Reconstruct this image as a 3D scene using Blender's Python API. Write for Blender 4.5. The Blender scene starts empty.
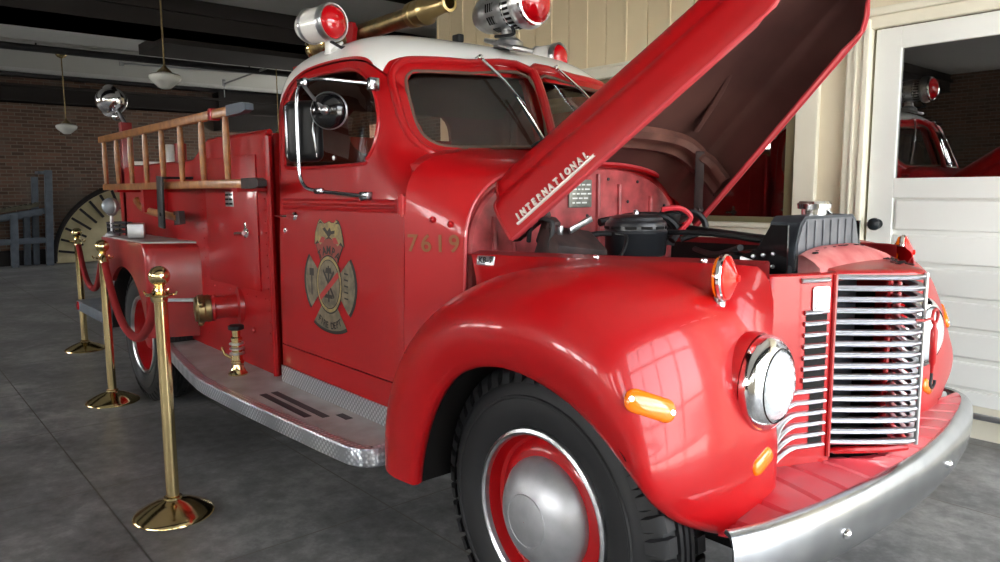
import bpy, bmesh, math, random
from mathutils import Vector, Matrix
random.seed(7)
PI = math.pi
SC = bpy.context.scene
COL = SC.collection

# ------------------------------------------------------------------ materials
def srgb(r, g, b):
    f = lambda c: (c/255/12.92) if c/255 <= .04045 else ((c/255+.055)/1.055)**2.4
    return (f(r), f(g), f(b), 1)

MATS = {}
def mat(name, col, rough=.5, metal=0, coat=0, var=0, vscale=6, col2=None, bump=0, bscale=40, emit=None, trans=0, ior=1.45, spec=.5, coat_rough=.06, alpha=1, detail=4):
    m = bpy.data.materials.new(name); m.use_nodes = True
    nt = m.node_tree; b = nt.nodes['Principled BSDF']
    b.inputs['Base Color'].default_value = col
    b.inputs['Roughness'].default_value = rough
    b.inputs['Metallic'].default_value = metal
    b.inputs['Coat Weight'].default_value = coat
    b.inputs['Coat Roughness'].default_value = coat_rough
    b.inputs['Transmission Weight'].default_value = trans
    b.inputs['IOR'].default_value = ior
    b.inputs['Specular IOR Level'].default_value = spec
    b.inputs['Alpha'].default_value = alpha
    if emit:
        b.inputs['Emission Color'].default_value = emit[0]; b.inputs['Emission Strength'].default_value = emit[1]
    if var or col2:
        tc = nt.nodes.new('ShaderNodeTexCoord')
        n = nt.nodes.new('ShaderNodeTexNoise'); n.inputs['Scale'].default_value = vscale; n.inputs['Detail'].default_value = detail
        nt.links.new(tc.outputs['Object'], n.inputs['Vector'])
        rp = nt.nodes.new('ShaderNodeValToRGB'); rp.color_ramp.elements[0].position = .35; rp.color_ramp.elements[1].position = .68
        c2 = col2 if col2 else tuple(c*(1-var) for c in col[:3])+(1,)
        rp.color_ramp.elements[0].color = c2; rp.color_ramp.elements[1].color = col
        nt.links.new(n.outputs['Fac'], rp.inputs['Fac']); nt.links.new(rp.outputs['Color'], b.inputs['Base Color'])
    if bump:
        tc = nt.nodes.new('ShaderNodeTexCoord')
        n = nt.nodes.new('ShaderNodeTexNoise'); n.inputs['Scale'].default_value = bscale; n.inputs['Detail'].default_value = 3
        nt.links.new(tc.outputs['Object'], n.inputs['Vector'])
        bp = nt.nodes.new('ShaderNodeBump'); bp.inputs['Strength'].default_value = bump; bp.inputs['Distance'].default_value = .01
        nt.links.new(n.outputs['Fac'], bp.inputs['Height']); nt.links.new(bp.outputs['Normal'], b.inputs['Normal'])
    MATS[name] = m
    return m

RED = mat('red_paint', srgb(168, 10, 17), rough=.38, coat=.40, coat_rough=.07, spec=.3, var=.10, vscale=3)
REDM = mat('red_paint_worn', srgb(170, 20, 22), rough=.42, coat=.6, coat_rough=.18, col2=srgb(140, 16, 18), vscale=5)
REDB = mat('red_bay_paint', srgb(190, 78, 80), rough=.5, col2=srgb(138, 56, 58), vscale=14, coat=.3, coat_rough=.2)
APRON = mat('apron_paint', srgb(188, 40, 52), rough=.38, coat=.5, coat_rough=.2, col2=srgb(165, 60, 68), vscale=9)
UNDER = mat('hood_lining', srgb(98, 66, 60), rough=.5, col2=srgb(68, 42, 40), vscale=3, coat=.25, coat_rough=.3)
WHITE = mat('white_paint', srgb(248, 247, 243), rough=.3, coat=.8)
CHROME = mat('chrome', (.82, .83, .84, 1), rough=.13, metal=1)
CHROMED = mat('dull_chrome', (.62, .63, .65, 1), rough=.3, metal=1, col2=(.48, .49, .51, 1), vscale=30)
BUMPM = mat('brushed_steel', (.60, .62, .64, 1), rough=.27, metal=1, col2=(.50, .52, .55, 1), vscale=12)
HUBM = mat('hubcap_metal', (.50, .51, .53, 1), rough=.42, metal=.75, col2=(.42, .43, .45, 1), vscale=25)
ALU = mat('aluminium', (.5, .51, .53, 1), rough=.4, metal=1)
BRASS = mat('brass', (.84, .66, .33, 1), rough=.14, metal=1)
BRASSD = mat('aged_brass', (.38, .28, .13, 1), rough=.38, metal=1, col2=(.22, .17, .09, 1), vscale=25)
BLACK = mat('black_rubber', srgb(22, 22, 24), rough=.5, spec=.4)
BLACKG = mat('black_gloss', srgb(14, 14, 16), rough=.18, coat=.6)
TIRE = mat('tyre_rubber', srgb(30, 31, 33), rough=.62, col2=srgb(24, 25, 27), vscale=9)
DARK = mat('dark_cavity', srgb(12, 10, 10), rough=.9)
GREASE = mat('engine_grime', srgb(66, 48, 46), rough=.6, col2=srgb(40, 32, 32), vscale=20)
WOOD = mat('varnished_oak', srgb(176, 116, 58), rough=.4, col2=srgb(140, 86, 40), vscale=18, coat=.4, coat_rough=.2)
PLATE = mat('board_plate', srgb(172, 170, 170), rough=.5, metal=.1, col2=srgb(146, 138, 134), vscale=7)
DECAL = mat('gold_leaf', srgb(168, 148, 92), rough=.45, metal=.35, col2=srgb(120, 108, 80), vscale=30)
DECALG = mat('grey_leaf', srgb(128, 118, 96), rough=.5, metal=.2, col2=srgb(92, 84, 70), vscale=26)
DECALK = mat('decal_black', srgb(34, 28, 22), rough=.5)
DECALR = mat('decal_red', srgb(160, 34, 30), rough=.4)
GOLDN = mat('faded_gold_number', srgb(128, 72, 26), rough=.5)
AMBER = mat('amber_lens', srgb(250, 122, 10), rough=.2, coat=1)
REDL = mat('red_lens', srgb(186, 10, 20), rough=.1, coat=.8)
GREYP = mat('grey_paint', srgb(96, 104, 114), rough=.6, col2=srgb(82, 90, 100), vscale=9)
ROPE = mat('red_velvet', srgb(140, 24, 26), rough=.95, bump=.3, bscale=300)
STEEL = mat('galvanised_steel', (.45, .47, .5, 1), rough=.4, metal=1)
DKSTEEL = mat('dark_steel', srgb(38, 38, 42), rough=.55, metal=.2)
WHITEG = mat('opal_glass', srgb(225, 228, 222), rough=.2, coat=.6)
BEIGE = mat('cream_trim_paint', srgb(226, 222, 204), rough=.5, var=.03, vscale=3)
BEIGE2 = mat('cream_wall_paint', srgb(222, 212, 186), rough=.55, var=.04, vscale=2)
SIDING = mat('tan_siding_paint', srgb(226, 210, 174), rough=.6, var=.05, vscale=2)
DOORW = mat('white_door_paint', srgb(226, 228, 224), rough=.5, var=.02, vscale=2)
CEIL = mat('ceiling_paint', srgb(206, 208, 206), rough=.8, var=.06, vscale=1)
BEAM = mat('dark_beam', srgb(34, 30, 30), rough=.8)
SEAT = mat('seat_vinyl', srgb(60, 40, 34), rough=.5)
PALE = mat('spool_wood', srgb(190, 178, 142), rough=.7, col2=srgb(160, 148, 116), vscale=3)
SIGNK = mat('data_plate', srgb(150, 150, 140), rough=.4, metal=.4, col2=srgb(110, 112, 106), vscale=30)
KNOB = mat('knob_iron', srgb(30, 36, 40), rough=.35)

def glass(name, tint, refl=.08, rough=.0, dens=1.0):
    m = bpy.data.materials.new(name); m.use_nodes = True
    nt = m.node_tree; nt.nodes.clear()
    o = nt.nodes.new('ShaderNodeOutputMaterial'); mx = nt.nodes.new('ShaderNodeMixShader')
    t = nt.nodes.new('ShaderNodeBsdfTransparent'); g = nt.nodes.new('ShaderNodeBsdfGlossy')
    t.inputs['Color'].default_value = tint; g.inputs['Roughness'].default_value = rough
    f = nt.nodes.new('ShaderNodeFresnel'); f.inputs['IOR'].default_value = 1.5
    a = nt.nodes.new('ShaderNodeMath'); a.operation = 'ADD'; a.inputs[1].default_value = refl; a.use_clamp = True
    nt.links.new(f.outputs[0], a.inputs[0]); nt.links.new(a.outputs[0], mx.inputs['Fac'])
    nt.links.new(t.outputs[0], mx.inputs[1]); nt.links.new(g.outputs[0], mx.inputs[2]); nt.links.new(mx.outputs[0], o.inputs['Surface'])
    return m
GLASS = glass('cab_glass', (.66, .47, .38, 1), .02)
WGLASS = glass('window_glass', (.30, .29, .27, 1), .26)
LGLASS = mat('headlight_lens', srgb(225, 232, 236), rough=.12, metal=.35, coat=1, bump=.5, bscale=60)

def diamond():
    m = mat('diamond_plate', (.5, .52, .56, 1), rough=.35, metal=.9)
    nt = m.node_tree; b = nt.nodes['Principled BSDF']
    tc = nt.nodes.new('ShaderNodeTexCoord'); mp = nt.nodes.new('ShaderNodeMapping')
    mp.inputs['Rotation'].default_value = (0, PI/4, 0); mp.inputs['Scale'].default_value = (1, 1, 1)
    ck = nt.nodes.new('ShaderNodeTexVoronoi'); ck.inputs['Scale'].default_value = 62; ck.inputs['Randomness'].default_value = 0
    nt.links.new(tc.outputs['Object'], mp.inputs['Vector']); nt.links.new(mp.outputs[0], ck.inputs['Vector'])
    rp = nt.nodes.new('ShaderNodeValToRGB'); rp.color_ramp.elements[0].position = .25; rp.color_ramp.elements[1].position = .5
    rp.color_ramp.elements[0].color = (.78, .80, .84, 1); rp.color_ramp.elements[1].color = (.42, .44, .48, 1)
    nt.links.new(ck.outputs['Distance'], rp.inputs['Fac']); nt.links.new(rp.outputs[0], b.inputs['Base Color'])
    bp = nt.nodes.new('ShaderNodeBump'); bp.inputs['Strength'].default_value = .5; bp.invert = True; bp.inputs['Distance'].default_value = .004
    nt.links.new(ck.outputs['Distance'], bp.inputs['Height']); nt.links.new(bp.outputs[0], b.inputs['Normal'])
    return m
DIAM = diamond()

def brick():
    m = mat('old_brick', srgb(120, 70, 54), rough=.9)
    nt = m.node_tree; b = nt.nodes['Principled BSDF']
    tc = nt.nodes.new('ShaderNodeTexCoord'); sp = nt.nodes.new('ShaderNodeSeparateXYZ'); cb = nt.nodes.new('ShaderNodeCombineXYZ')
    nt.links.new(tc.outputs['Object'], sp.inputs[0])
    ad = nt.nodes.new('ShaderNodeMath'); ad.operation = 'ADD'
    nt.links.new(sp.outputs['X'], ad.inputs[0]); nt.links.new(sp.outputs['Y'], ad.inputs[1])
    nt.links.new(ad.outputs[0], cb.inputs['X']); nt.links.new(sp.outputs['Z'], cb.inputs['Y'])
    br = nt.nodes.new('ShaderNodeTexBrick'); br.inputs['Scale'].default_value = 1
    br.inputs['Brick Width'].default_value = .19; br.inputs['Row Height'].default_value = .062; br.inputs['Mortar Size'].default_value = .007
    br.inputs['Color1'].default_value = srgb(120, 90, 76); br.inputs['Color2'].default_value = srgb(84, 66, 58); br.inputs['Mortar'].default_value = srgb(122, 112, 102)
    nt.links.new(cb.outputs[0], br.inputs['Vector'])
    n = nt.nodes.new('ShaderNodeTexNoise'); n.inputs['Scale'].default_value = 1.3; n.inputs['Detail'].default_value = 5
    nt.links.new(tc.outputs['Object'], n.inputs['Vector'])
    mx = nt.nodes.new('ShaderNodeMixRGB'); mx.blend_type = 'MIX'
    rp = nt.nodes.new('ShaderNodeValToRGB'); rp.color_ramp.elements[0].position = .5; rp.color_ramp.elements[1].position = .75
    nt.links.new(n.outputs['Fac'], rp.inputs['Fac']); nt.links.new(rp.outputs[0], mx.inputs['Fac'])
    nt.links.new(br.outputs['Color'], mx.inputs[1]); mx.inputs[2].default_value = srgb(108, 100, 92)
    nt.links.new(mx.outputs[0], b.inputs['Base Color'])
    return m
BRICK = brick()

def floor_mat():
    m = mat('polished_slate_concrete', srgb(78, 84, 92), rough=.42, spec=.45)
    nt = m.node_tree; b = nt.nodes['Principled BSDF']
    tc = nt.nodes.new('ShaderNodeTexCoord')
    def noise(sc, d, r=.6):
        n = nt.nodes.new('ShaderNodeTexNoise'); n.inputs['Scale'].default_value = sc; n.inputs['Detail'].default_value = d; n.inputs['Roughness'].default_value = r
        nt.links.new(tc.outputs['Object'], n.inputs['Vector']); return n
    n1 = noise(1.6, 6); n2 = noise(14, 8, .75)
    mx = nt.nodes.new('ShaderNodeMath'); mx.operation = 'ADD'
    s1 = nt.nodes.new('ShaderNodeMath'); s1.operation = 'MULTIPLY'; s1.inputs[1].default_value = .55
    s2 = nt.nodes.new('ShaderNodeMath'); s2.operation = 'MULTIPLY'; s2.inputs[1].default_value = .45
    nt.links.new(n1.outputs['Fac'], s1.inputs[0]); nt.links.new(n2.outputs['Fac'], s2.inputs[0])
    nt.links.new(s1.outputs[0], mx.inputs[0]); nt.links.new(s2.outputs[0], mx.inputs[1])
    rp = nt.nodes.new('ShaderNodeValToRGB'); rp.color_ramp.elements[0].position = .34; rp.color_ramp.elements[1].position = .64
    rp.color_ramp.elements[0].color = srgb(70, 70, 70); rp.color_ramp.elements[1].color = srgb(156, 155, 154)
    e = rp.color_ramp.elements.new(.5); e.color = srgb(116, 116, 116)
    nt.links.new(mx.outputs[0], rp.inputs['Fac'])
    # pale scuffs
    n3 = noise(5, 8, .8)
    r3 = nt.nodes.new('ShaderNodeValToRGB'); r3.color_ramp.elements[0].position = .70; r3.color_ramp.elements[1].position = .78
    nt.links.new(n3.outputs['Fac'], r3.inputs['Fac'])
    m3 = nt.nodes.new('ShaderNodeMixRGB'); nt.links.new(r3.outputs[0], m3.inputs['Fac'])
    nt.links.new(rp.outputs[0], m3.inputs[1]); m3.inputs[2].default_value = srgb(190, 190, 188)
    nt.links.new(m3.outputs[0], b.inputs['Base Color'])
    rr = nt.nodes.new('ShaderNodeMapRange'); rr.inputs['To Min'].default_value = .34; rr.inputs['To Max'].default_value = .6
    nt.links.new(n2.outputs['Fac'], rr.inputs['Value']); nt.links.new(rr.outputs[0], b.inputs['Roughness'])
    return m
FLOOR = floor_mat()

# ------------------------------------------------------------------ mesh helpers
class MB:
    def __init__(s): s.v = []; s.f = []; s.fm = []; s.cur = 0
    def add(s, vs, fs, mi=None):
        o = len(s.v); s.v += [tuple(v) for v in vs]; s.f += [tuple(i+o for i in f) for f in fs]
        s.fm += [s.cur if mi is None else mi]*len(fs); return s
    def grid(s, rows, close_u=False, close_v=False, cap=False):
        nr = len(rows); nc = len(rows[0]); vs = [p for r in rows for p in r]; fs = []
        for i in range(nr if close_u else nr-1):
            for j in range(nc if close_v else nc-1):
                a = i*nc+j; b_ = i*nc+(j+1) % nc; c = ((i+1) % nr)*nc+(j+1) % nc; d = ((i+1) % nr)*nc+j
                fs.append((a, b_, c, d))
        if cap and close_v:
            fs.append(tuple(range(nc))[::-1]); fs.append(tuple((nr-1)*nc+j for j in range(nc)))
        return s.add(vs, fs)
    def box(s, c, d, rot=None, bev=0.0):
        hx, hy, hz = d[0]/2, d[1]/2, d[2]/2
        R = rot if rot is not None else Matrix.Identity(3)
        c = Vector(c)
        if bev > 0:
            bev = min(bev, hx*.9, hy*.9, hz*.9)
            bm = bmesh.new(); bmesh.ops.create_cube(bm, size=1)
            for v in bm.verts: v.co = Vector((v.co.x*2*hx, v.co.y*2*hy, v.co.z*2*hz))
            bmesh.ops.bevel(bm, geom=list(bm.edges), offset=bev, segments=2, profile=.5, affect='EDGES')
            vs = [c+R@v.co for v in bm.verts]; fs = [[v.index for v in f.verts] for f in bm.faces]
            bm.free(); return s.add(vs, fs)
        vs = [c+R@Vector((x*hx, y*hy, z*hz)) for x in (-1, 1) for y in (-1, 1) for z in (-1, 1)]
        return s.add(vs, [(0, 1, 3, 2), (4, 6, 7, 5), (0, 4, 5, 1), (2, 3, 7, 6), (0, 2, 6, 4), (1, 5, 7, 3)])
    def bb(s, x0, x1, y0, y1, z0, z1, bev=0.0):
        return s.box(((x0+x1)/2, (y0+y1)/2, (z0+z1)/2), (abs(x1-x0), abs(y1-y0), abs(z1-z0)), None, bev)
    def tube(s, pts, r, n=10, closed=False, cap=True, flat=1.0, up=None):
        pts = [Vector(p) for p in pts]; rows = []
        N = len(pts); prev = None
        for i, p in enumerate(pts):
            if closed: t = pts[(i+1) % N]-pts[i-1]
            else: t = pts[min(i+1, N-1)]-pts[max(i-1, 0)]
            t.normalize()
            if prev is None:
                a = Vector(up) if up else (Vector((0, 0, 1)) if abs(t.z) < .9 else Vector((1, 0, 0)))
            else: a = prev
            u = a-t*a.dot(t); u.normalize(); w = t.cross(u); prev = u
            rr = r[i] if isinstance(r, (list, tuple)) else r
            rows.append([p+(u*math.cos(k*2*PI/n)*flat+w*math.sin(k*2*PI/n))*rr for k in range(n)])
        return s.grid(rows, close_u=closed, close_v=True, cap=cap and not closed)
    def lathe(s, prof, o, axis=(0, 0, 1), n=24, ref=None, cap=True):
        ax = Vector(axis).normalized(); a = Vector(ref) if ref else (Vector((1, 0, 0)) if abs(ax.x) < .9 else Vector((0, 0, 1)))
        u = (a-ax*a.dot(ax)).normalized(); w = ax.cross(u); o = Vector(o)
        rows = [[o+ax*h+(u*math.cos(k*2*PI/n)+w*math.sin(k*2*PI/n))*max(r, 1e-4) for k in range(n)] for r, h in prof]
        return s.grid(rows, close_v=True, cap=cap)
    def prism(s, poly, d0, d1, ax='y'):
        n = len(poly)
        def P(a, b, d):
            return {'y': (a, d, b), 'x': (d, a, b), 'z': (a, b, d)}[ax]
        vs = [P(a, b, d0) for a, b in poly]+[P(a, b, d1) for a, b in poly]
        fs = [tuple(range(n)), tuple(range(2*n-1, n-1, -1))]+[(i, i+n, (i+1) % n+n, (i+1) % n) for i in range(n)]
        return s.add(vs, fs)
    def sphere(s, c, r, n=20, m=12, sc=(1, 1, 1)):
        rows = []
        for i in range(m+1):
            th = PI*i/m
            rows.append([(c[0]+r*sc[0]*max(math.sin(th), 1e-3)*math.cos(k*2*PI/n), c[1]+r*sc[1]*max(math.sin(th), 1e-3)*math.sin(k*2*PI/n), c[2]+r*sc[2]*math.cos(th)) for k in range(n)])
        return s.grid(rows, close_v=True, cap=True)
    def build(s, name, m, parent=None, smooth=True, ang=35, origin=None, fix=True):
        if parent is not None:
            og = WLOC[parent.name]
        elif origin is not None: og = Vector(origin)
        else:
            xs = [v[0] for v in s.v]; ys = [v[1] for v in s.v]; zs = [v[2] for v in s.v]
            og = Vector(((min(xs)+max(xs))/2, (min(ys)+max(ys))/2, min(zs)))
        me = bpy.data.meshes.new(name)
        me.from_pydata([tuple(Vector(v)-og) for v in s.v], [], s.f)
        if fix:
            bm = bmesh.new(); bm.from_mesh(me)
            bmesh.ops.recalc_face_normals(bm, faces=bm.faces); bm.to_mesh(me); bm.free()
        ms = m if isinstance(m, (list, tuple)) else [m]
        for q in ms: me.materials.append(q)
        if len(ms) > 1 and len(me.polygons) == len(s.fm):
            for p, i in zip(me.polygons, s.fm): p.material_index = i
        if smooth:
            me.polygons.foreach_set('use_smooth', [True]*len(me.polygons))
            me.set_sharp_from_angle(angle=math.radians(ang))
        ob = bpy.data.objects.new(name, me); COL.objects.link(ob)
        if parent is not None:
            ob.parent = parent; WLOC[ob.name] = og.copy()
        else:
            ob.location = og; WLOC[ob.name] = og.copy()
        return ob
WLOC = {}
def empty(name, loc):
    o = bpy.data.objects.new(name, None); COL.objects.link(o); o.location = loc; o.empty_display_size = .2; WLOC[o.name] = Vector(loc); return o
def tag(o, label, cat, group=None):
    o['label'] = label; o['category'] = cat
    if group: o['group'] = group
    return o
def struct(o): o['kind'] = 'structure'; return o
def lab(o, t): o['label'] = t; return o
def copy_tree(o, loc, parent=None):
    c = o.copy(); COL.objects.link(c)
    if parent is not None: c.parent = parent
    else: c.location = loc
    WLOC[c.name] = Vector(loc)
    for ch in list(o.children): copy_tree(ch, loc, c)
    return c
def lerp(a, b, t): return a+(b-a)*t
def interp(x, tab):
    """tab: list of (x, v or tuple) ascending; monotone-ish cubic through smoothing"""
    if x <= tab[0][0]: return tab[0][1]
    if x >= tab[-1][0]: return tab[-1][1]
    for i in range(len(tab)-1):
        if tab[i][0] <= x <= tab[i+1][0]:
            x0, x1 = tab[i][0], tab[i+1][0]; t = (x-x0)/(x1-x0)
            def one(k):
                g = (lambda j: tab[j][1][k]) if isinstance(tab[0][1], (tuple, list)) else (lambda j: tab[j][1])
                y0, y1 = g(i), g(i+1)
                m0 = (y1-g(i-1))/(x1-tab[i-1][0]) if i > 0 else (y1-y0)/(x1-x0)
                m1 = (g(i+2)-y0)/(tab[i+2][0]-x0) if i+2 < len(tab) else (y1-y0)/(x1-x0)
                h = x1-x0
                return (2*t**3-3*t**2+1)*y0+(t**3-2*t**2+t)*h*m0+(-2*t**3+3*t**2)*y1+(t**3-t**2)*h*m1
            if isinstance(tab[0][1], (tuple, list)): return tuple(one(k) for k in range(len(tab[0][1])))
            return one(0)
def spline(pts, n):
    """catmull-rom through pts, n samples per span"""
    P = [Vector(p) for p in pts]; out = []
    for i in range(len(P)-1):
        p0 = P[max(i-1, 0)]; p1 = P[i]; p2 = P[i+1]; p3 = P[min(i+2, len(P)-1)]
        for k in range(n):
            t = k/n
            out.append(.5*((2*p1)+(-p0+p2)*t+(2*p0-5*p1+4*p2-p3)*t*t+(-p0+3*p1-3*p2+p3)*t**3))
    out.append(P[-1]); return out
def boolean(ob, cutter_mb, op='DIFFERENCE'):
    """apply a boolean with a throw-away cutter, keep mesh on ob"""
    og = WLOC[ob.name]
    me = bpy.data.meshes.new('c'); me.from_pydata([tuple(v) for v in cutter_mb.v], [], cutter_mb.f)
    bm = bmesh.new(); bm.from_mesh(me); bmesh.ops.recalc_face_normals(bm, faces=bm.faces); bm.to_mesh(me); bm.free()
    c = bpy.data.objects.new('c', me); COL.objects.link(c)
    md = ob.modifiers.new('b', 'BOOLEAN'); md.object = c; md.operation = op; md.solver = 'EXACT'
    bpy.context.view_layer.update()
    dg = bpy.context.evaluated_depsgraph_get()
    new = bpy.data.meshes.new_from_object(ob.evaluated_get(dg))
    ob.modifiers.clear(); ob.data = new
    bpy.data.objects.remove(c)
    return ob
def solidify(ob, th, off=-1):
    md = ob.modifiers.new('s', 'SOLIDIFY'); md.thickness = th; md.offset = off
    bpy.context.view_layer.update()
    dg = bpy.context.evaluated_depsgraph_get()
    new = bpy.data.meshes.new_from_object(ob.evaluated_get(dg)); ob.modifiers.clear(); ob.data = new
    return ob
def resharp(ob, ang=35):
    me = ob.data; me.polygons.foreach_set('use_smooth', [True]*len(me.polygons)); me.set_sharp_from_angle(angle=math.radians(ang))
def text_mb(txt, size, mapf, depth=.002, mb=None, spacing=1.0, bold=0.0, per=None):
    """text mesh; mapf(u, v, d) -> world point, u along the text, v up, d outwards"""
    cu = bpy.data.curves.new('t', 'FONT'); cu.body = txt; cu.size = size; cu.extrude = depth; cu.align_x = 'CENTER'; cu.align_y = 'CENTER'
    cu.space_character = spacing; cu.offset = bold
    o = bpy.data.objects.new('t', cu); COL.objects.link(o); bpy.context.view_layer.update()
    me = bpy.data.meshes.new_from_object(o.evaluated_get(bpy.context.evaluated_depsgraph_get()))
    mb = mb or MB()
    mb.add([mapf(v.co.x, v.co.y, v.co.z) for v in me.vertices], [tuple(p.vertices) for p in me.polygons])
    bpy.data.objects.remove(o); return mb
YC = 2.12
def V(x, w, z): return (x, YC-w, z)
def rrect(w, h, r, n=5, cx=0, cy=0):
    out = []
    for (sx, sy, a0) in ((1, 1, 0), (-1, 1, 90), (-1, -1, 180), (1, -1, 270)):
        for k in range(n+1):
            a = math.radians(a0+90*k/n); out.append((cx+sx*(w/2-r)+r*math.cos(a), cy+sy*(h/2-r)+r*math.sin(a)))
    return out

# ================================================================== CAMERA
F = 740.0; H = 1.27
yaw = math.radians(40.6); roll = math.radians(.35); pitch = math.atan(91/740)
fh = Vector((-math.cos(yaw), math.sin(yaw), 0)); r0 = Vector((math.sin(yaw), math.cos(yaw), 0)); up = Vector((0, 0, 1))
fw = fh*math.cos(pitch)-up*math.sin(pitch); u0 = up*math.cos(pitch)+fh*math.sin(pitch)
rv = r0*math.cos(roll)-u0*math.sin(roll); uv = u0*math.cos(roll)+r0*math.sin(roll)
cam = bpy.data.cameras.new('camera'); co = bpy.data.objects.new('camera', cam); COL.objects.link(co)
M = Matrix((rv, uv, -fw)).transposed().to_4x4(); M.translation = (0, 0, H); co.matrix_world = M
cam.sensor_width = 36; cam.lens = F/1000*36; cam.clip_start = .05; cam.clip_end = 200
SC.camera = co
SC.view_settings.view_transform = 'Standard'; SC.view_settings.look = 'None'; SC.view_settings.gamma = 1
SC.view_settings.use_curve_mapping = False; SC.view_settings.exposure = 0.0

# ================================================================== ROOM
ZC = 3.33; YW = 4.2
m = MB()
xs = [-15.5]+[x for x in [-14.46, -13.46, -12.46, -11.46, -10.46, -9.46, -8.46, -7.46, -6.46, -5.46, -4.46, -3.46, -2.46, -1.46, -.46, .54, 1.54, ]]+[2.1]
ys = [-7.0]+[-6.22, -5.36, -4.5, -3.64, -2.78, -1.92, -1.06, -.20, .66, 1.52, 2.38, 3.24, 4.1, 4.96, 5.82, 6.68]+[8.0]
g = .003
for i in range(len(xs)-1):
    for j in range(len(ys)-1):
        a, b_, c, d = xs[i]+g, xs[i+1]-g, ys[j]+g, ys[j+1]-g
        m.add([(a, c, 0), (b_, c, 0), (b_, d, 0), (a, d, 0)], [(0, 1, 2, 3)], 0)
fl = m
fl.add([(-15.6, -7.1, -.006), (2.1, -7.1, -.006), (2.1, 8, -.006), (-15.6, 8, -.006)], [(0, 1, 2, 3)], 1)
fl.add([(-15.6, -7.1, -.3), (2.1, -7.1, -.3), (2.1, 8, -.3), (-15.6, 8, -.3)], [(0, 1, 2, 3)], 1)
o = fl.build('floor', [FLOOR, mat('floor_joint', srgb(112, 108, 102), rough=.8)], smooth=False, fix=False); struct(o)
o = MB().bb(-15.6, 2.1, -7.2, 8.1, ZC, ZC+.2).build('ceiling', CEIL, smooth=False); struct(o)
o = MB().bb(-15.8, -15.5, -7.2, 8.2, 0, ZC).build('wall_back', BRICK, smooth=False); struct(o)
m = MB(); m.bb(-15.5, -5.75, 8.0, 8.2, 0, .9); m.bb(-15.5, -5.75, 8.0, 8.2, 2.6, ZC); m.bb(-12.2, -5.75, 8.0, 8.2, .9, 2.6)  # openings out of view, added to brighten the ceiling
for x in (-15.5, -13.9, -12.3): m.bb(x, x+.5, 8.0, 8.2, .9, 2.6)
m.bb(-14.6, -13.6, 8.0, 8.2, 2.2, 2.6)
o = m.build('wall_far_side', BRICK, smooth=False); struct(o)
# near side wall with windows (outside the frame, lets in side light)
m = MB(); m.bb(-15.5, 2.1, -7.2, -7.0, 0, .9); m.bb(-15.5, 2.1, -7.2, -7.0, 3.05, ZC); m.bb(-15.5, -3.4, -7.2, -7.0, 2.9, 3.05)
m.bb(-8.2, 2.1, -7.2, -7.0, .9, 2.0); m.bb(-8.2, -3.4, -7.2, -7.0, 2.0, 2.9)
for x in (-2.5, -1.2, .1, 1.4): m.bb(x, x+.45, -7.2, -7.0, 2.0, 2.9)
m.bb(-15.5, -8.2, -7.2, -7.0, .9, 2.15)
for x in (-15.5, -13.2, -10.7): m.bb(x, x+.5, -7.2, -7.0, .9, 2.9)

m.build('wall_near_side', BRICK, smooth=False); struct(bpy.data.objects['wall_near_side'])
# front wall: piers and header round tall door openings
m = MB(); m.bb(1.9, 2.1, -7.2, 4.2, 3.15, ZC)
m.bb(1.9, 2.1, -7.2, .55, 0, 1.5); m.bb(1.9, 2.1, -7.2, .55, 2.4, 3.15)
for y in (-7.2, -5.8, -4.4, -3.0, -1.6, -.2): m.bb(1.9, 2.1, y, y+.75, 1.5, 2.4)
m.bb(1.9, 2.1, 3.95, 4.2, 0, 3.15)
o = m.build('wall_front', BEIGE2, smooth=False); struct(o)
for k, y0 in enumerate((.55,)):
    m = MB(); y1 = 3.95
    n = 4
    for i in range(n+1):
        yy = lerp(y0, y1-.05, i/n); m.bb(1.95, 2.02, yy, yy+.05, 0, 3.15)
    for z in (0, 1.05, 2.1, 3.15): m.bb(1.95, 2.02, y0, y1, z, z+.05)
    o = m.build('window_%d' % (k+3), BEIGE, smooth=False); struct(o)

# --- partition wall on the right (Y = 4.2)
X0, X1 = -5.75, 2.1
m = MB()
WZ0, WZ1, WX0, WX1 = 1.06, 2.07, -4.6, -2.215   # interior window opening
DX0, DX1 = -1.80, 1.1                              # wide door opening
m.bb(X0, WX0, YW, YW+.12, 0, 2.15); m.bb(WX0, WX1, YW, YW+.12, 0, WZ0); m.bb(WX1, DX0, YW, YW+.12, 0, 2.15)
m.bb(WX0, WX1, YW, YW+.12, WZ1, 2.15)
m.bb(DX1, X1, YW, YW+.12, 0, ZC); m.bb(DX0, DX1, YW, YW+.12, 2.15, ZC)
m.bb(X0, X0+.12, YW, 8.0, 0, ZC)
o = m.build('wall_right', BEIGE2, smooth=False); struct(o)
# vertical board siding above the ledge
m = MB(); x = X0; k = 0
m.bb(X0, -1.95, YW+.02, YW+.12, 2.15, ZC)
while x < -2.0:
    w_ = .187; m.bb(x+.003, min(x+w_-.003, -1.95), YW-.012, YW+.03, 2.15, ZC, .005)
    if k % 2 == 0: m.bb(x-.010, x+.010, YW-.020, YW, 2.15, ZC, .004)
    x += w_; k += 1
o = m.build('trim_1', SIDING, smooth=False); struct(o)
m = MB(); m.bb(-1.95, DX1+.2, YW-.012, YW+.03, 2.19, ZC)
o = m.build('trim_2', BEIGE2, smooth=False); struct(o)
m = MB(); m.bb(X0, -1.95, YW-.035, YW+.02, 2.07, 2.15, .006); m.bb(X0, -1.95, YW-.05, YW, 2.14, 2.16, .004)
o = m.build('trim_3', BEIGE, smooth=False); struct(o)
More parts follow.
